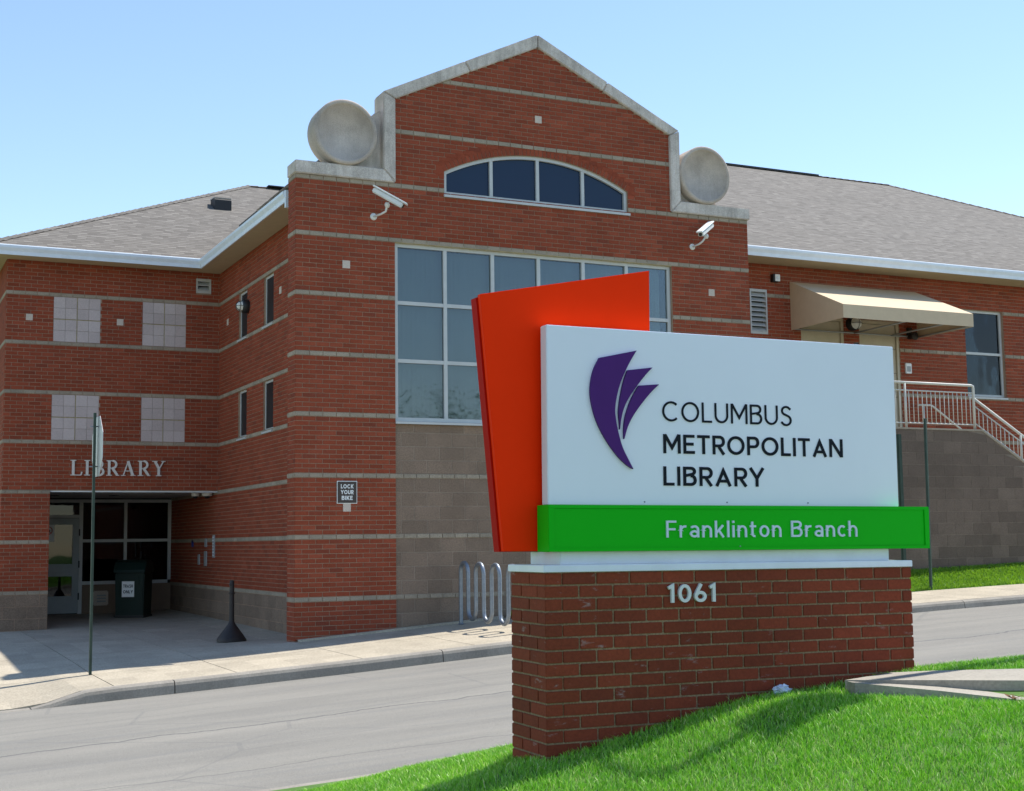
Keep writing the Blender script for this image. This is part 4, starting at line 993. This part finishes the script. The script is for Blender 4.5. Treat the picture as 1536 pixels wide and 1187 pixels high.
t = empty('wall_light', (.481, 4.42, 4.0), 'black round bulkhead lamp with caged globe on the return wall', 'lamp')
mb = MB(); mb.lathe([(.115, .0), (.12, -.02), (.12, -.11), (.10, -.125), (.001, -.125)], 24, 'x', (0, 0, 0)); mb.build('lamp_body', 'black_plastic', t)
mb = MB(); mb.lathe([(.092, -.12), (.09, -.15), (.07, -.19), (.04, -.215), (.001, -.222)], 24, 'x', (0, 0, 0)); mb.build('globe', 'globe', t)
mb = MB()
for a_ in (0, 60, 120):
    pts = [( -.125-.105*math.sin(R(b)), .098*math.cos(R(b))*math.cos(R(a_)), .098*math.cos(R(b))*math.sin(R(a_))) for b in range(0, 181, 20)]; mb.tube(pts, .004, 5)
mb.tube([(-.17, .09*math.cos(R(b)), .09*math.sin(R(b))) for b in range(0, 361, 20)], .004, 5); mb.build('cage', 'black_plastic', t)

t = empty('lamp_under_awning', (11.55, YR, 3.93), 'round caged lamp hanging under the tan awning', 'lamp'); t.name = 'bulkhead_lamp'
mb = MB(); mb.lathe([(.13, .0), (.135, -.03), (.13, -.14), (.115, -.15), (.001, -.15)], 24, 'y', (0, 0, 0)); mb.build('lamp_body', 'black_plastic', t)
mb = MB(); mb.lathe([(.115, -.148), (.105, -.19), (.07, -.23), (.001, -.245)], 24, 'y', (0, 0, 0)); mb.build('globe', 'globe', t)
mb = MB()
for a_ in (0, 90): mb.tube([(.12*math.cos(R(b))*math.cos(R(a_)), -.15-.11*math.sin(R(b)), .12*math.cos(R(b))*math.sin(R(a_))) for b in range(0, 181, 20)], .005, 5)
mb.build('cage', 'black_plastic', t)
t = empty('small_floodlight', (12.95, YR, 3.85), 'small dark lamp fixed beside the right beige door', 'lamp')
mb = MB(); mb.lathe([(.04, 0), (.05, -.05), (.05, -.12), (.075, -.17), (.08, -.20), (.001, -.17)], 16, 'y', (0, 0, -.1)); mb.build('lamp_body', 'brown_plastic', t)
mb = MB(); mb.box(-.05, .05, -.06, .0, -.06, .08); mb.build('mount', 'brown_plastic', t)
t = empty('sensor_box', (9.78, YR, 4.69), 'small white-faced box light high on the wall above the louvre', 'wall box')
mb = MB(); mb.box(-.085, .065, -.10, .0, -.07, .075); mb.build('housing', 'black_plastic', t, bevel=.006)
mb = MB(); mb.box(-.05, .06, -.115, -.10, -.062, .068); fc = mb.build('face', 'white_paint', t, bevel=.005)
mb = MB(); mb.lathe([(.001, -.004), (.03, -.004), (.034, 0)], 20, 'y', (.005, -.115, 0)); mb.build('lens', 'sign_cap', t)
t = empty('card_reader', (12.90, YR, 3.13), 'white card reader box on brick beside the right door', 'wall box')
mb = MB(); mb.box(-.075, .075, -.04, 0, -.10, .10); mb.build('housing', 'white_paint', t, bevel=.008)
mb = MB(); mb.box(-.045, .045, -.045, -.04, -.065, .04); mb.build('face', 'grey_plate', t)
# LOCK YOUR BIKE plate
t = empty('bike_sign', (.768, -.012, .604), 'small dark brown LOCK YOUR BIKE sign on the brick pier', 'sign')
mb = MB(); mb.box(-.153, .153, -.006, 0, -.163, .163); mb.build('plate', 'white_paint', t, bevel=.002)
mb = MB(); mb.box(-.143, .143, -.009, -.0062, -.153, .153); pl_ = mb.build('face', 'brown_sign', t)
for s, wd, z in (('LOCK', .19, .055), ('YOUR', .19, -.028), ('BIKE', .165, -.111)):
    text(s, wd, .06, .22, lambda u, v, d: (-wd/2+u, -.0092-d, z+v), .002, .14).build('lettering', 'white_paint', pl_)
# dome cameras under the entrance ceiling
for i, (x, y, lb) in enumerate(((.17, 7.0, 'smaller white dome camera under the entrance ceiling'), (.36, 6.86, 'larger white dome camera at the corner of the entrance ceiling'))):
    t = empty('dome_camera', (x, y, .84), lb, 'camera', 'dome cameras at the entrance'); s = (.75, 1.0)[i]
    mb = MB(); mb.lathe([(.10*s, .03), (.10*s, -.03), (.09*s, -.05), (.05*s, -.055)], 24, 'z'); mb.build('housing', 'camera_white', t)
    mb = MB(); mb.lathe([(.065*s, -.05), (.055*s, -.075), (.03*s, -.095), (.001, -.10)], 20, 'z'); mb.build('dome', 'black_plastic', t)
# plates on the return wall
for nm, (y, z), (w_, h_), mat, lb, cat in (('intercom_panel', (6.745, -.15), (.12, .42), 'grey_plate', 'tall narrow perforated metal intercom plate on the return wall', 'wall plate'), ('wall_plate', (7.40, -.38), (.17, .28), 'grey_plate', 'square grey metal cover plate below the intercom plate', 'wall plate'),
        ('conduit_box', (7.95, -.40), (.11, .20), 'grey_plate', 'small grey box left of the square plate on return wall', 'wall plate'), ('wall_sticker', (8.55, -.09), (.16, .14), 'blue_sticker', 'small blue sticker on the return wall', 'sticker'), ('wall_plate', (7.38, -.08), (.13, .16), 'grey_plate', 'small dark plate left of the perforated intercom', 'wall plate')):
    t = empty(nm, (.481, y, z), lb, cat)
    mb = MB(); mb.box(-.03 if cat != 'sticker' else -.011, 0, -w_/2, w_/2, -h_/2, h_/2); mb.build('plate', mat, t, bevel=.004 if cat != 'sticker' else 0)
    if nm == 'intercom_panel':
        for k in range(7):
            for q in (-.03, .03): m2 = MB(); m2.box(-.034, -.03, q-.014, q+.014, -.18+k*.055, -.15+k*.055); m2.build('button', 'white_paint', t)
t = empty('no_smoking_sign', (-2.02, 10.55, .16), 'white no smoking notice on the glass entrance door', 'sign')
mb = MB(); mb.box(-.11, .13, 0, .003, -.17, .17); nsp = mb.build('plate', 'white_paint', t)
mb = MB(); mb.tube([(.01+.075*math.cos(R(b)), -.002, .05+.075*math.sin(R(b))) for b in range(0, 361, 15)], .009, 6); mb.tube([(-.04, -.002, .10), (.06, -.002, 0)], .008, 6); mb.build('symbol', 'sign_red', nsp)
mb = MB(); mb.box(-.03, .05, -.003, -.001, .042, .056); mb.build('cigarette', 'black_letter', nsp)
t = empty('wall_outlet_box', (-.93, 10.60, -1.17), 'pale metal vent cover low on the wall behind the green pole', 'wall box')
mb = MB(); mb.box(-.17, .13, -.06, 0, -.16, .14); mb.build('housing', 'accent', t, bevel=.02)
for k in range(3): mb = MB(); mb.box(-.10, .08, -.064, -.06, -.09+k*.06, -.06+k*.06); mb.build('slot', 'grey_plate', t)

# ------------------------------------------------------------------ things standing on the pavement
# trash bin
zb = zwalk(-.65, 8.7)
t = empty('trash_bin', (-.62, 8.75, zb), 'dark green hooded trash bin by the entrance windows', 'bin'); t.rotation_euler.z = R(-28)
mb = MB(); mb.prism([(-.27, .02), (.27, .02), (.29, .86), (-.29, .86)], lambda u, v, d: (u, d, v), -.27, .27); mb.build('bin_body', 'dark_green', t, bevel=.02)
mb = MB(); mb.prism([(-.31, .862), (.31, .862), (.30, .92), (.22, 1.06), (.10, 1.11), (-.10, 1.11), (-.22, 1.06), (-.30, .92)], lambda u, v, d: (d, u, v), -.31, .31); mb.build('bin_hood', 'dark_green', t, bevel=.015)
mb = MB(); mb.box(-.20, .20, -.3, -.272, .62, .80); mb.build('bin_flap', 'dark_green', t, bevel=.01)
mb = MB(); mb.box(-.29, .29, -.29, .29, 0, .05); mb.build('bin_foot', 'black_plastic', t, bevel=.01)
mb = MB(); mb.box(-.135, .105, -.303, -.30, .40, .70); lb_ = mb.build('notice', 'white_paint', t)
for s, z in (('TRASH', .58), ('ONLY', .47)): text(s, .19, .06, .2, lambda u, v, d: (-.11+u, -.3032-d, z+v), .001, .14).build('lettering', 'black_letter', lb_)
# cigarette receptacle
cx_, cy_ = -.535, 1.42; t = empty('ash_receptacle', (cx_, cy_, zwalk(cx_, cy_)), 'black narrow-necked ash receptacle with a flared base on the pavement', 'ash bin'); t.rotation_euler.z = R(10)
mb = MB(); n = 4
prof = [(.245, 0), (.245, .035), (.215, .075), (.075, .25), (.05, .29), (.046, .36), (.042, .82), (.040, .885), (.03, .9), (.001, .9)]
k0 = len(mb.v)
for r_, h in prof:
    for j in range(16):
        a_ = 2*math.pi*j/16; sq = 1/max(abs(math.cos(a_)), abs(math.sin(a_))); f_ = max(0, min(1, (r_-.06)/.15)); q = 1+(min(sq, 1.25)-1)*f_*.6
        mb.v.append((r_*q*math.cos(a_)*.82, r_*q*math.sin(a_)*.82, h))
for i in range(len(prof)-1):
    for j in range(16): mb.f.append((i*16+j, i*16+(j+1) % 16, (i+1)*16+(j+1) % 16, (i+1)*16+j)); mb.m.append(0); mb.smooth.append(True)
mb.build('ash_bin_body', 'brown_plastic', t)
mb = MB(); mb.tube([(-.043, -.02, .84), (-.05, -.02, .84)], .014, 10); mb.build('slot', 'vent_black', t)
mb = MB(); mb.tube([(0, 0, .70), (0, 0, .72)], .0475, 14); mb.build('collar', 'brown_plastic', t)
# bike rack (wave tube, running out from the wall)
rx, ry = 2.43, -.27; zb = zwalk(rx, ry)
t = empty('bike_rack', (rx, ry, zb), 'galvanised wave bike rack by the grey block wall', 'bike rack')
pts = []; P_ = .262; H_ = .90; rad = P_/2; lo = .10
pts.append((0, 0, -.05)); up_ = True; npipe = 8
for k in range(npipe):
    y = -k*P_; xx = .03*k/npipe; zz = zwalk(rx, ry+y)-zb
    if up_:
        pts += [(xx, y, zz+(0 if k == 0 else lo+rad)), (xx, y, zz+.4), (xx, y, H_+zz-rad)]
        pts += [(xx, y-rad+rad*math.cos(R(a_)), H_+zz-rad+rad*math.sin(R(a_))) for a_ in range(20, 161, 20)]
    else:
        pts += [(xx, y, H_+zz-rad), (xx, y, zz+.4)]
        if k < npipe-1:
            pts += [(xx, y, zz+lo+rad)]+[(xx, y-rad+rad*math.cos(R(a_)), zz+lo+rad-rad*math.sin(R(a_))) for a_ in range(20, 161, 20)]
        else: pts += [(xx, y, zz-.05)]
    up_ = not up_
mb = MB(); mb.tube(pts, .030, 14); mb.build('rack_tube', 'galvanised', t)
for y in (0, -(npipe-1)*P_):
    mb = MB(); mb.lathe([(.055, zwalk(rx, ry+y)-zb+.008), (.03, zwalk(rx, ry+y)-zb+.02)], 16, 'z', (.0 if y == 0 else .026, y, 0)); mb.build('foot_plate', 'galvanised', t)
# posts
def channel_post(root, h, lean=(0, 0)):
    mb = MB(); w_, d = .032, .022
    prof = [(-w_*1.4, 0), (-w_*.8, 0), (-w_*.55, -d), (w_*.55, -d), (w_*.8, 0), (w_*1.4, 0), (w_*1.4, .005), (w_*.75, .005), (w_*.5, -d+.006), (-w_*.5, -d+.006), (-w_*.75, .005), (-w_*1.4, .005)]
    a_ = [(x, y, -.3) for x, y in prof]; b_ = [(x+lean[0]*h, y+lean[1]*h, h) for x, y in prof]; n = len(prof)
    for i in range(n): j = (i+1) % n; mb.quad([a_[i], a_[j], b_[j], b_[i]])
    mb.quad(b_); o = mb.build('post', 'post_green', root)
    z = .12
    while z < h-.05:
        m2 = MB(); m2.tube([(lean[0]*z, -d-.0015+lean[1]*z, z), (lean[0]*z, -d+.001+lean[1]*z, z)], .006, 8); m2.build('bolt_hole', 'vent_black', root) if (int(z*100) % 3 == 0 or h < 3) and z > h*.5 else None
        z += .1
    return o
sx_, sy_ = -2.966, -1.305; sz_ = zwalk(sx_, sy_)
t = empty('street_sign', (sx_, sy_, sz_), 'octagonal road sign seen edge-on on a tall green post', 'road sign')
ray_ = Vector((sx_-CAM.x, sy_-CAM.y, 0)).normalized(); left_ = Vector((-ray_.y, ray_.x, 0)); nb = (left_*math.cos(R(9.5))-ray_*math.sin(R(9.5))); uu = Vector((-nb.y, nb.x, 0))
t.rotation_euler.z = math.atan2(uu.y, uu.x)       # local x along the plate, local y = -nb direction or +nb
loc_nb = Matrix.Rotation(-t.rotation_euler.z, 3, 'Z') @ nb
sgn = 1 if loc_nb.y > 0 else -1
channel_post(t, 3.22)
oc = [(.405*math.cos(R(22.5+45*i)), 2.80+.405*math.sin(R(22.5+45*i))) for i in range(8)]
mb = MB(); mb.prism(oc, lambda u, v, d: (u, sgn*(-d), v), .030, .034); mb.build('plate', 'sign_back', t)
mb = MB(); mb.prism([(u*.99, 2.80+(v-2.80)*.99) for u, v in oc], lambda u, v, d: (u, sgn*(-d), v), .0345, .036); mb.build('sign_face', 'sign_red', t)
for z in (2.55, 3.05): mb = MB(); mb.tube([(0, sgn*.06, z), (0, -sgn*.035, z)], .007, 8); mb.build('bolt', 'galvanised', t)
px1, py1 = 11.05, -.95
t = empty('sign_post', (10.44, -1.25, zwalk(10.44, -1.25)), 'bare green metal post in front of the stair wall, nearer the right edge', 'post'); t.rotation_euler.z = R(20); channel_post(t, 2.84, (.018, 0))
t = empty('sign_post', (10.03, -1.1, zstrip(10.03, -1.1)), 'leaning dark post half hidden behind the white sign panel', 'post'); t.rotation_euler.z = R(-15); channel_post(t, 2.55)
# litter
t = empty('litter', (-1.03, -12.72, zlawn(-1.03, -12.72)+.03), 'crumpled blue-white paper scrap in the grass at the brick base', 'litter')
bm = bmesh.new(); bmesh.ops.create_icosphere(bm, subdivisions=3, radius=.05)
for v in bm.verts:
    q = .6+.7*random.random(); v.co = Vector((v.co.x*q*1.1, v.co.y*q*.8, v.co.z*q*.62))
me = bpy.data.meshes.new('paper'); bm.to_mesh(me); bm.free(); me.materials.append(MATS['paper']); link_mesh('paper', me, t)

# ------------------------------------------------------------------ concrete apron in the lawn
def poly_prism(pts, zt, th, name, mat, parent, bev=.01):
    mb = MB(); n = len(pts); top = [(x, y, z) for (x, y), z in zip(pts, zt)]; bot = [(x, y, z-th) for x, y, z in top]
    for t_ in tessellate_polygon([[Vector((x, y, 0)) for x, y in pts]]): mb.quad([top[i] for i in t_])
    for i in range(n): j = (i+1) % n; mb.quad([top[i], top[j], bot[j], bot[i]], 1)
    mb.m = [0]*len(mb.m); return mb.build(name, mat, parent)
apron = empty('driveway_kerb', (-.5, -12.8, -.95)); apron['kind'] = 'structure'; AO = Vector((-.5, -12.8, -.95))
FAR = [(-.70, -12.86), (-.25, -12.72), (.0, -12.80), (.42, -13.07), (1.4, -13.72), (2.3, -14.5), (1.55, -15.3), (.75, -14.32), (-.08, -13.56), (-.32, -13.20)]
NEAR = [(-.72, -12.90), (-.33, -13.20), (-.11, -13.58), (.55, -14.45), (1.3, -15.5), (1.12, -15.62), (.36, -14.60), (-.285, -13.765), (-.47, -13.36), (-.73, -12.98)]
def off(pts): return [(x-AO.x, y-AO.y) for x, y in pts]
poly_prism(off(FAR), [.028, .035, .04, .05, .06, .06, .06, .06, .05, .035], .30, 'kerb_top', 'apron_concrete', apron)
poly_prism(off(NEAR), [.026, .0, -.022, -.03, -.03, -.03, -.03, -.022, .0, .024], .2, 'kerb_edge', 'apron_concrete', apron)

# ------------------------------------------------------------------ grass
def inpoly(x, y, P):
    c = np.zeros(len(x), bool); n = len(P)
    for i in range(n):
        x0, y0 = P[i]; x1, y1 = P[(i+1) % n]
        m = ((y0 > y) != (y1 > y)) & (x < (x1-x0)*(y-y0)/((y1-y0)+1e-12)+x0); c ^= m
    return c
def project(x, y, z):
    d = np.stack([x-CAM.x, y-CAM.y, z-CAM.z], 1); w_ = d@np.array(fw)
    return 768+FPX*(d@np.array(r2))/w_, 593.5-FPX*(d@np.array(u2))/w_, w_
def blades(name, xy, zf, hgt, wid, mat, tags, lean=.8, hs=1.0):
    x, y = xy[:, 0], xy[:, 1]; z = np.array([zf(a_, b_) for a_, b_ in zip(x, y)]); n = len(x)
    a_ = rng.uniform(0, 2*np.pi, n); h = hgt*rng.uniform(.4, 1.0, n)**1.0*(1+.35*(rng.uniform(0, 1, n) > .93))*hs; ln = lean*h*rng.uniform(.2, 1.3, n); b = rng.uniform(0, 2*np.pi, n); wd = wid*rng.uniform(.7, 1.3, n)
    dx, dy = np.cos(a_)*wd/2, np.sin(a_)*wd/2; lx, ly = np.cos(b)*ln, np.sin(b)*ln
    V = np.empty((n, 5, 3))
    V[:, 0] = np.stack([x-dx, y-dy, z-.01], 1); V[:, 1] = np.stack([x+dx, y+dy, z-.01], 1)
    V[:, 2] = np.stack([x+dx*.8+lx*.4, y+dy*.8+ly*.4, z+h*.6], 1); V[:, 3] = np.stack([x-dx*.8+lx*.4, y-dy*.8+ly*.4, z+h*.6], 1)
    V[:, 4] = np.stack([x+lx, y+ly, z+h*.97], 1)
    me = bpy.data.meshes.new(name); me.vertices.add(n*5); me.vertices.foreach_set('co', V.ravel())
    base_ = np.arange(n)[:, None]*5; loops = np.concatenate([base_+np.array([0, 1, 2, 3]), base_+np.array([3, 2, 4])], 1).ravel()
    me.loops.add(n*7); me.loops.foreach_set('vertex_index', loops.astype(np.int32)); me.polygons.add(n*2)
    ls = (np.arange(n)[:, None]*7+np.array([0, 4])).ravel(); me.polygons.foreach_set('loop_start', ls.astype(np.int32)); me.polygons.foreach_set('loop_total', np.tile([4, 3], n).astype(np.int32))
    me.update(calc_edges=True); me.materials.append(MATS[mat]); o = bpy.data.objects.new(name, me); col.objects.link(o)
    for k, v in tags.items(): o[k] = v
    return o
N = 1300000
x = rng.uniform(-7.4, 5.8, N); y = rng.uniform(-16.6, -10.18, N); z = -1.1-.0*x
zz = np.array([0.0]); gx = np.linspace(-8, 6, 141); gy = np.linspace(-17, -10, 71); ZT = np.array([[zlawn(a_, b_) for a_ in gx] for b_ in gy])
def zl(xx, yy):
    fx = np.clip((xx+8)/.1, 0, 139.99); fy = np.clip((yy+17)/.1, 0, 69.99); i = fx.astype(int); j = fy.astype(int); u = fx-i; v = fy-j
    return ZT[j, i]*(1-u)*(1-v)+ZT[j, i+1]*u*(1-v)+ZT[j+1, i]*(1-u)*v+ZT[j+1, i+1]*u*v
z = zl(x, y); U, Vv, W_ = project(x, y, z)
keep = (W_ > 3.5) & (U > -300) & (U < 2250) & (Vv < 1420)
keep &= rng.uniform(0, 1, N) < np.clip(1.15-(W_-6)*.10, .35, 1)
lx = (x+2.4305)*math.cos(syaw)+(y+12.6105)*math.sin(syaw); ly = -(x+2.4305)*math.sin(syaw)+(y+12.6105)*math.cos(syaw)
keep &= ~((lx > -.005) & (lx < SWD+.005) & (ly > -.005) & (ly < SDP+.005))
keep &= ~inpoly(x, y, FAR) & ~inpoly(x, y, NEAR)
hole = inpoly(x, y, [(-.72, -12.9), (.42, -13.07), (2.3, -14.5), (1.1, -15.7), (-.3, -13.8)]); keep &= ~hole
keep &= y < -10.33-.10*np.clip((-1.6-x)/1.4, 0, 1)
clump = np.sin(x*7.1+np.sin(y*5.3)*2)*np.sin(y*8.7+np.sin(x*6.1)*2)+.5*np.sin(x*19+1)*np.sin(y*23)
keep &= rng.uniform(0, 1, N) < .78+.3*clump
xy = np.stack([x, y], 1)[keep]
def zfast(xy_): return zl(xy_[:, 0], xy_[:, 1])
class ZF:
    def __init__(s, arr): s.it = iter(arr)
    def __call__(s, a_, b_): return next(s.it)
blades('lawn_grass', xy, ZF(zfast(xy)), .042, .0042, 'grass', {'kind': 'stuff', 'label': 'bright green lawn around the brick sign base', 'category': 'grass'}, hs=np.clip((-10.32-xy[:, 1])/.5+.3, .3, 1))
N = 70000
x = rng.uniform(3.3, 18.5, N); y = rng.uniform(-1.30, -.46, N); m = ~((x < 9.7) & (y > -.05)); x2 = rng.uniform(3.3, 9.7, 8000); y2 = rng.uniform(-.46, -.06, 8000)
xy = np.stack([np.concatenate([x[m], x2]), np.concatenate([y[m], y2])], 1)
blades('verge_grass', xy, zstrip, .07, .011, 'grass_far', {'kind': 'stuff', 'label': 'bright strip of grass below the grey stair wall', 'category': 'grass'})
# dry leaves
for lx_, ly_, lb in ((-.35, -13.75, 'dry brown leaf in the lawn below the concrete edge'), (-.62, -14.25, 'dry brown leaf cluster near the right edge of the lawn')):
    t = empty('dry_leaf', (lx_, ly_, zlawn(lx_, ly_)+.035), lb, 'leaf'); mb = MB()
    for k in range(5):
        a_ = random.uniform(0, 6.3); c_ = Vector((random.uniform(-.03, .03), random.uniform(-.03, .03), random.uniform(0, .02))); d = Vector((math.cos(a_), math.sin(a_), random.uniform(-.2, .4)))*.035; s = Vector((-math.sin(a_), math.cos(a_), .2))*.012
        mb.quad([c_-d, c_+s, c_+d, c_-s+Vector((0, 0, .006))])
    mb.build('leaf_blade', 'dry_leaf', t)

# ------------------------------------------------------------------ trees across the street (seen in the window reflections)
def tree(x, y, z, h, spread, nleaf, label):
    t = empty('street_tree', (x, y, z), label, 'tree', 'trees across the street'); mb = MB()
    mb.tube([(0, 0, -.3), (.05, 0, h*.2), (-.03, .05, h*.45), (.05, 0, h*.8)], .2, 10, radii=[.26, .2, .14, .04]); tips = []
    for k in range(16):
        a_ = k*2.4; z0 = h*(.25+.035*k); e = Vector((math.cos(a_), math.sin(a_), .55))*spread*(1-.03*k)*random.uniform(.6, 1); s0 = Vector((0, 0, z0))
        mid = s0+e*.5+Vector((0, 0, .3)); mb.tube([s0, mid, s0+e], .05, 6, radii=[.07, .045, .015]); tips += [mid, s0+e, s0+e*.75]
        for q in range(3):
            f_ = s0+e*random.uniform(.4, .9); g_ = f_+Vector((random.uniform(-1, 1), random.uniform(-1, 1), random.uniform(.1, 1)))*spread*.3; mb.tube([f_, g_], .02, 5, radii=[.025, .008]); tips.append(g_)
    mb.build('trunk', 'bark', t)
    c = np.array([list(p) for p in tips]); i = rng.integers(0, len(c), nleaf); p = c[i]+rng.normal(0, spread*.13, (nleaf, 3)); m2 = MB()
    for q in p:
        a_ = random.uniform(0, 6.3); d = Vector((math.cos(a_), math.sin(a_), random.uniform(-.6, .6)))*.09; s = Vector((-math.sin(a_), math.cos(a_), random.uniform(-.5, .5)))*.05; v = Vector(q)
        m2.quad([v-d, v+s, v+d, v-s])
    m2.build('crown', 'leaf', t)
tree(9.5, -36, -2.2, 10.5, 4.2, 6000, 'leafy street tree standing across the road to the right'); tree(20, -40, -2, 9, 3.8, 4500, 'smaller leafy street tree farther along the road'); tree(-4.5, -46, -2.5, 11, 4.5, 4500, 'leafy street tree across the road to the left')
grid('far_ground', lin(-60, 70, 20), lin(-120, -39.9, 10), lambda x, y: -2.6, 'road', kind='structure')

# ------------------------------------------------------------------ added lamp-shaped shadow caster, unseen past the right edge, shades the lawn
bx, by = 1.80, -12.50; t = empty('shadow_caster', (bx, by, zlawn(bx, by)), 'added lamp-shaped shadow caster just past the right edge, its shadow crossing the lawn', 'shadow caster')
mb = MB(); mb.tube([(0, 0, -.3), (0, 0, 3.5), (0, 0, 7.0)], .045, 12, radii=[.07, .055, .035]); mb.build('pole', 'galvanised', t)
mb = MB(); mb.lathe([(.14, 0), (.14, .04), (.09, .10)], 16, 'z'); mb.build('foot', 'galvanised', t)
mb = MB(); mb.box(-.008, .008, -.21, .17, 4.75, 6.05); mb.build('shadow_plate', 'sign_back', t)  # plate added to broaden the shadow band on the grass
mb = MB(); mb.tube([(0, 0, 6.95), (0, .15, 7.15), (0, .8, 7.25)], .03, 8); mb.build('arm', 'galvanised', t)
mb = MB(); mb.prism([(-.12, 7.19), (.12, 7.19), (.10, 7.30), (.04, 7.34), (-.04, 7.34), (-.10, 7.30)], lambda u, v, d: (u, d, v), .75, 1.3); mb.build('caster_head', 'galvanised', t, bevel=.01)
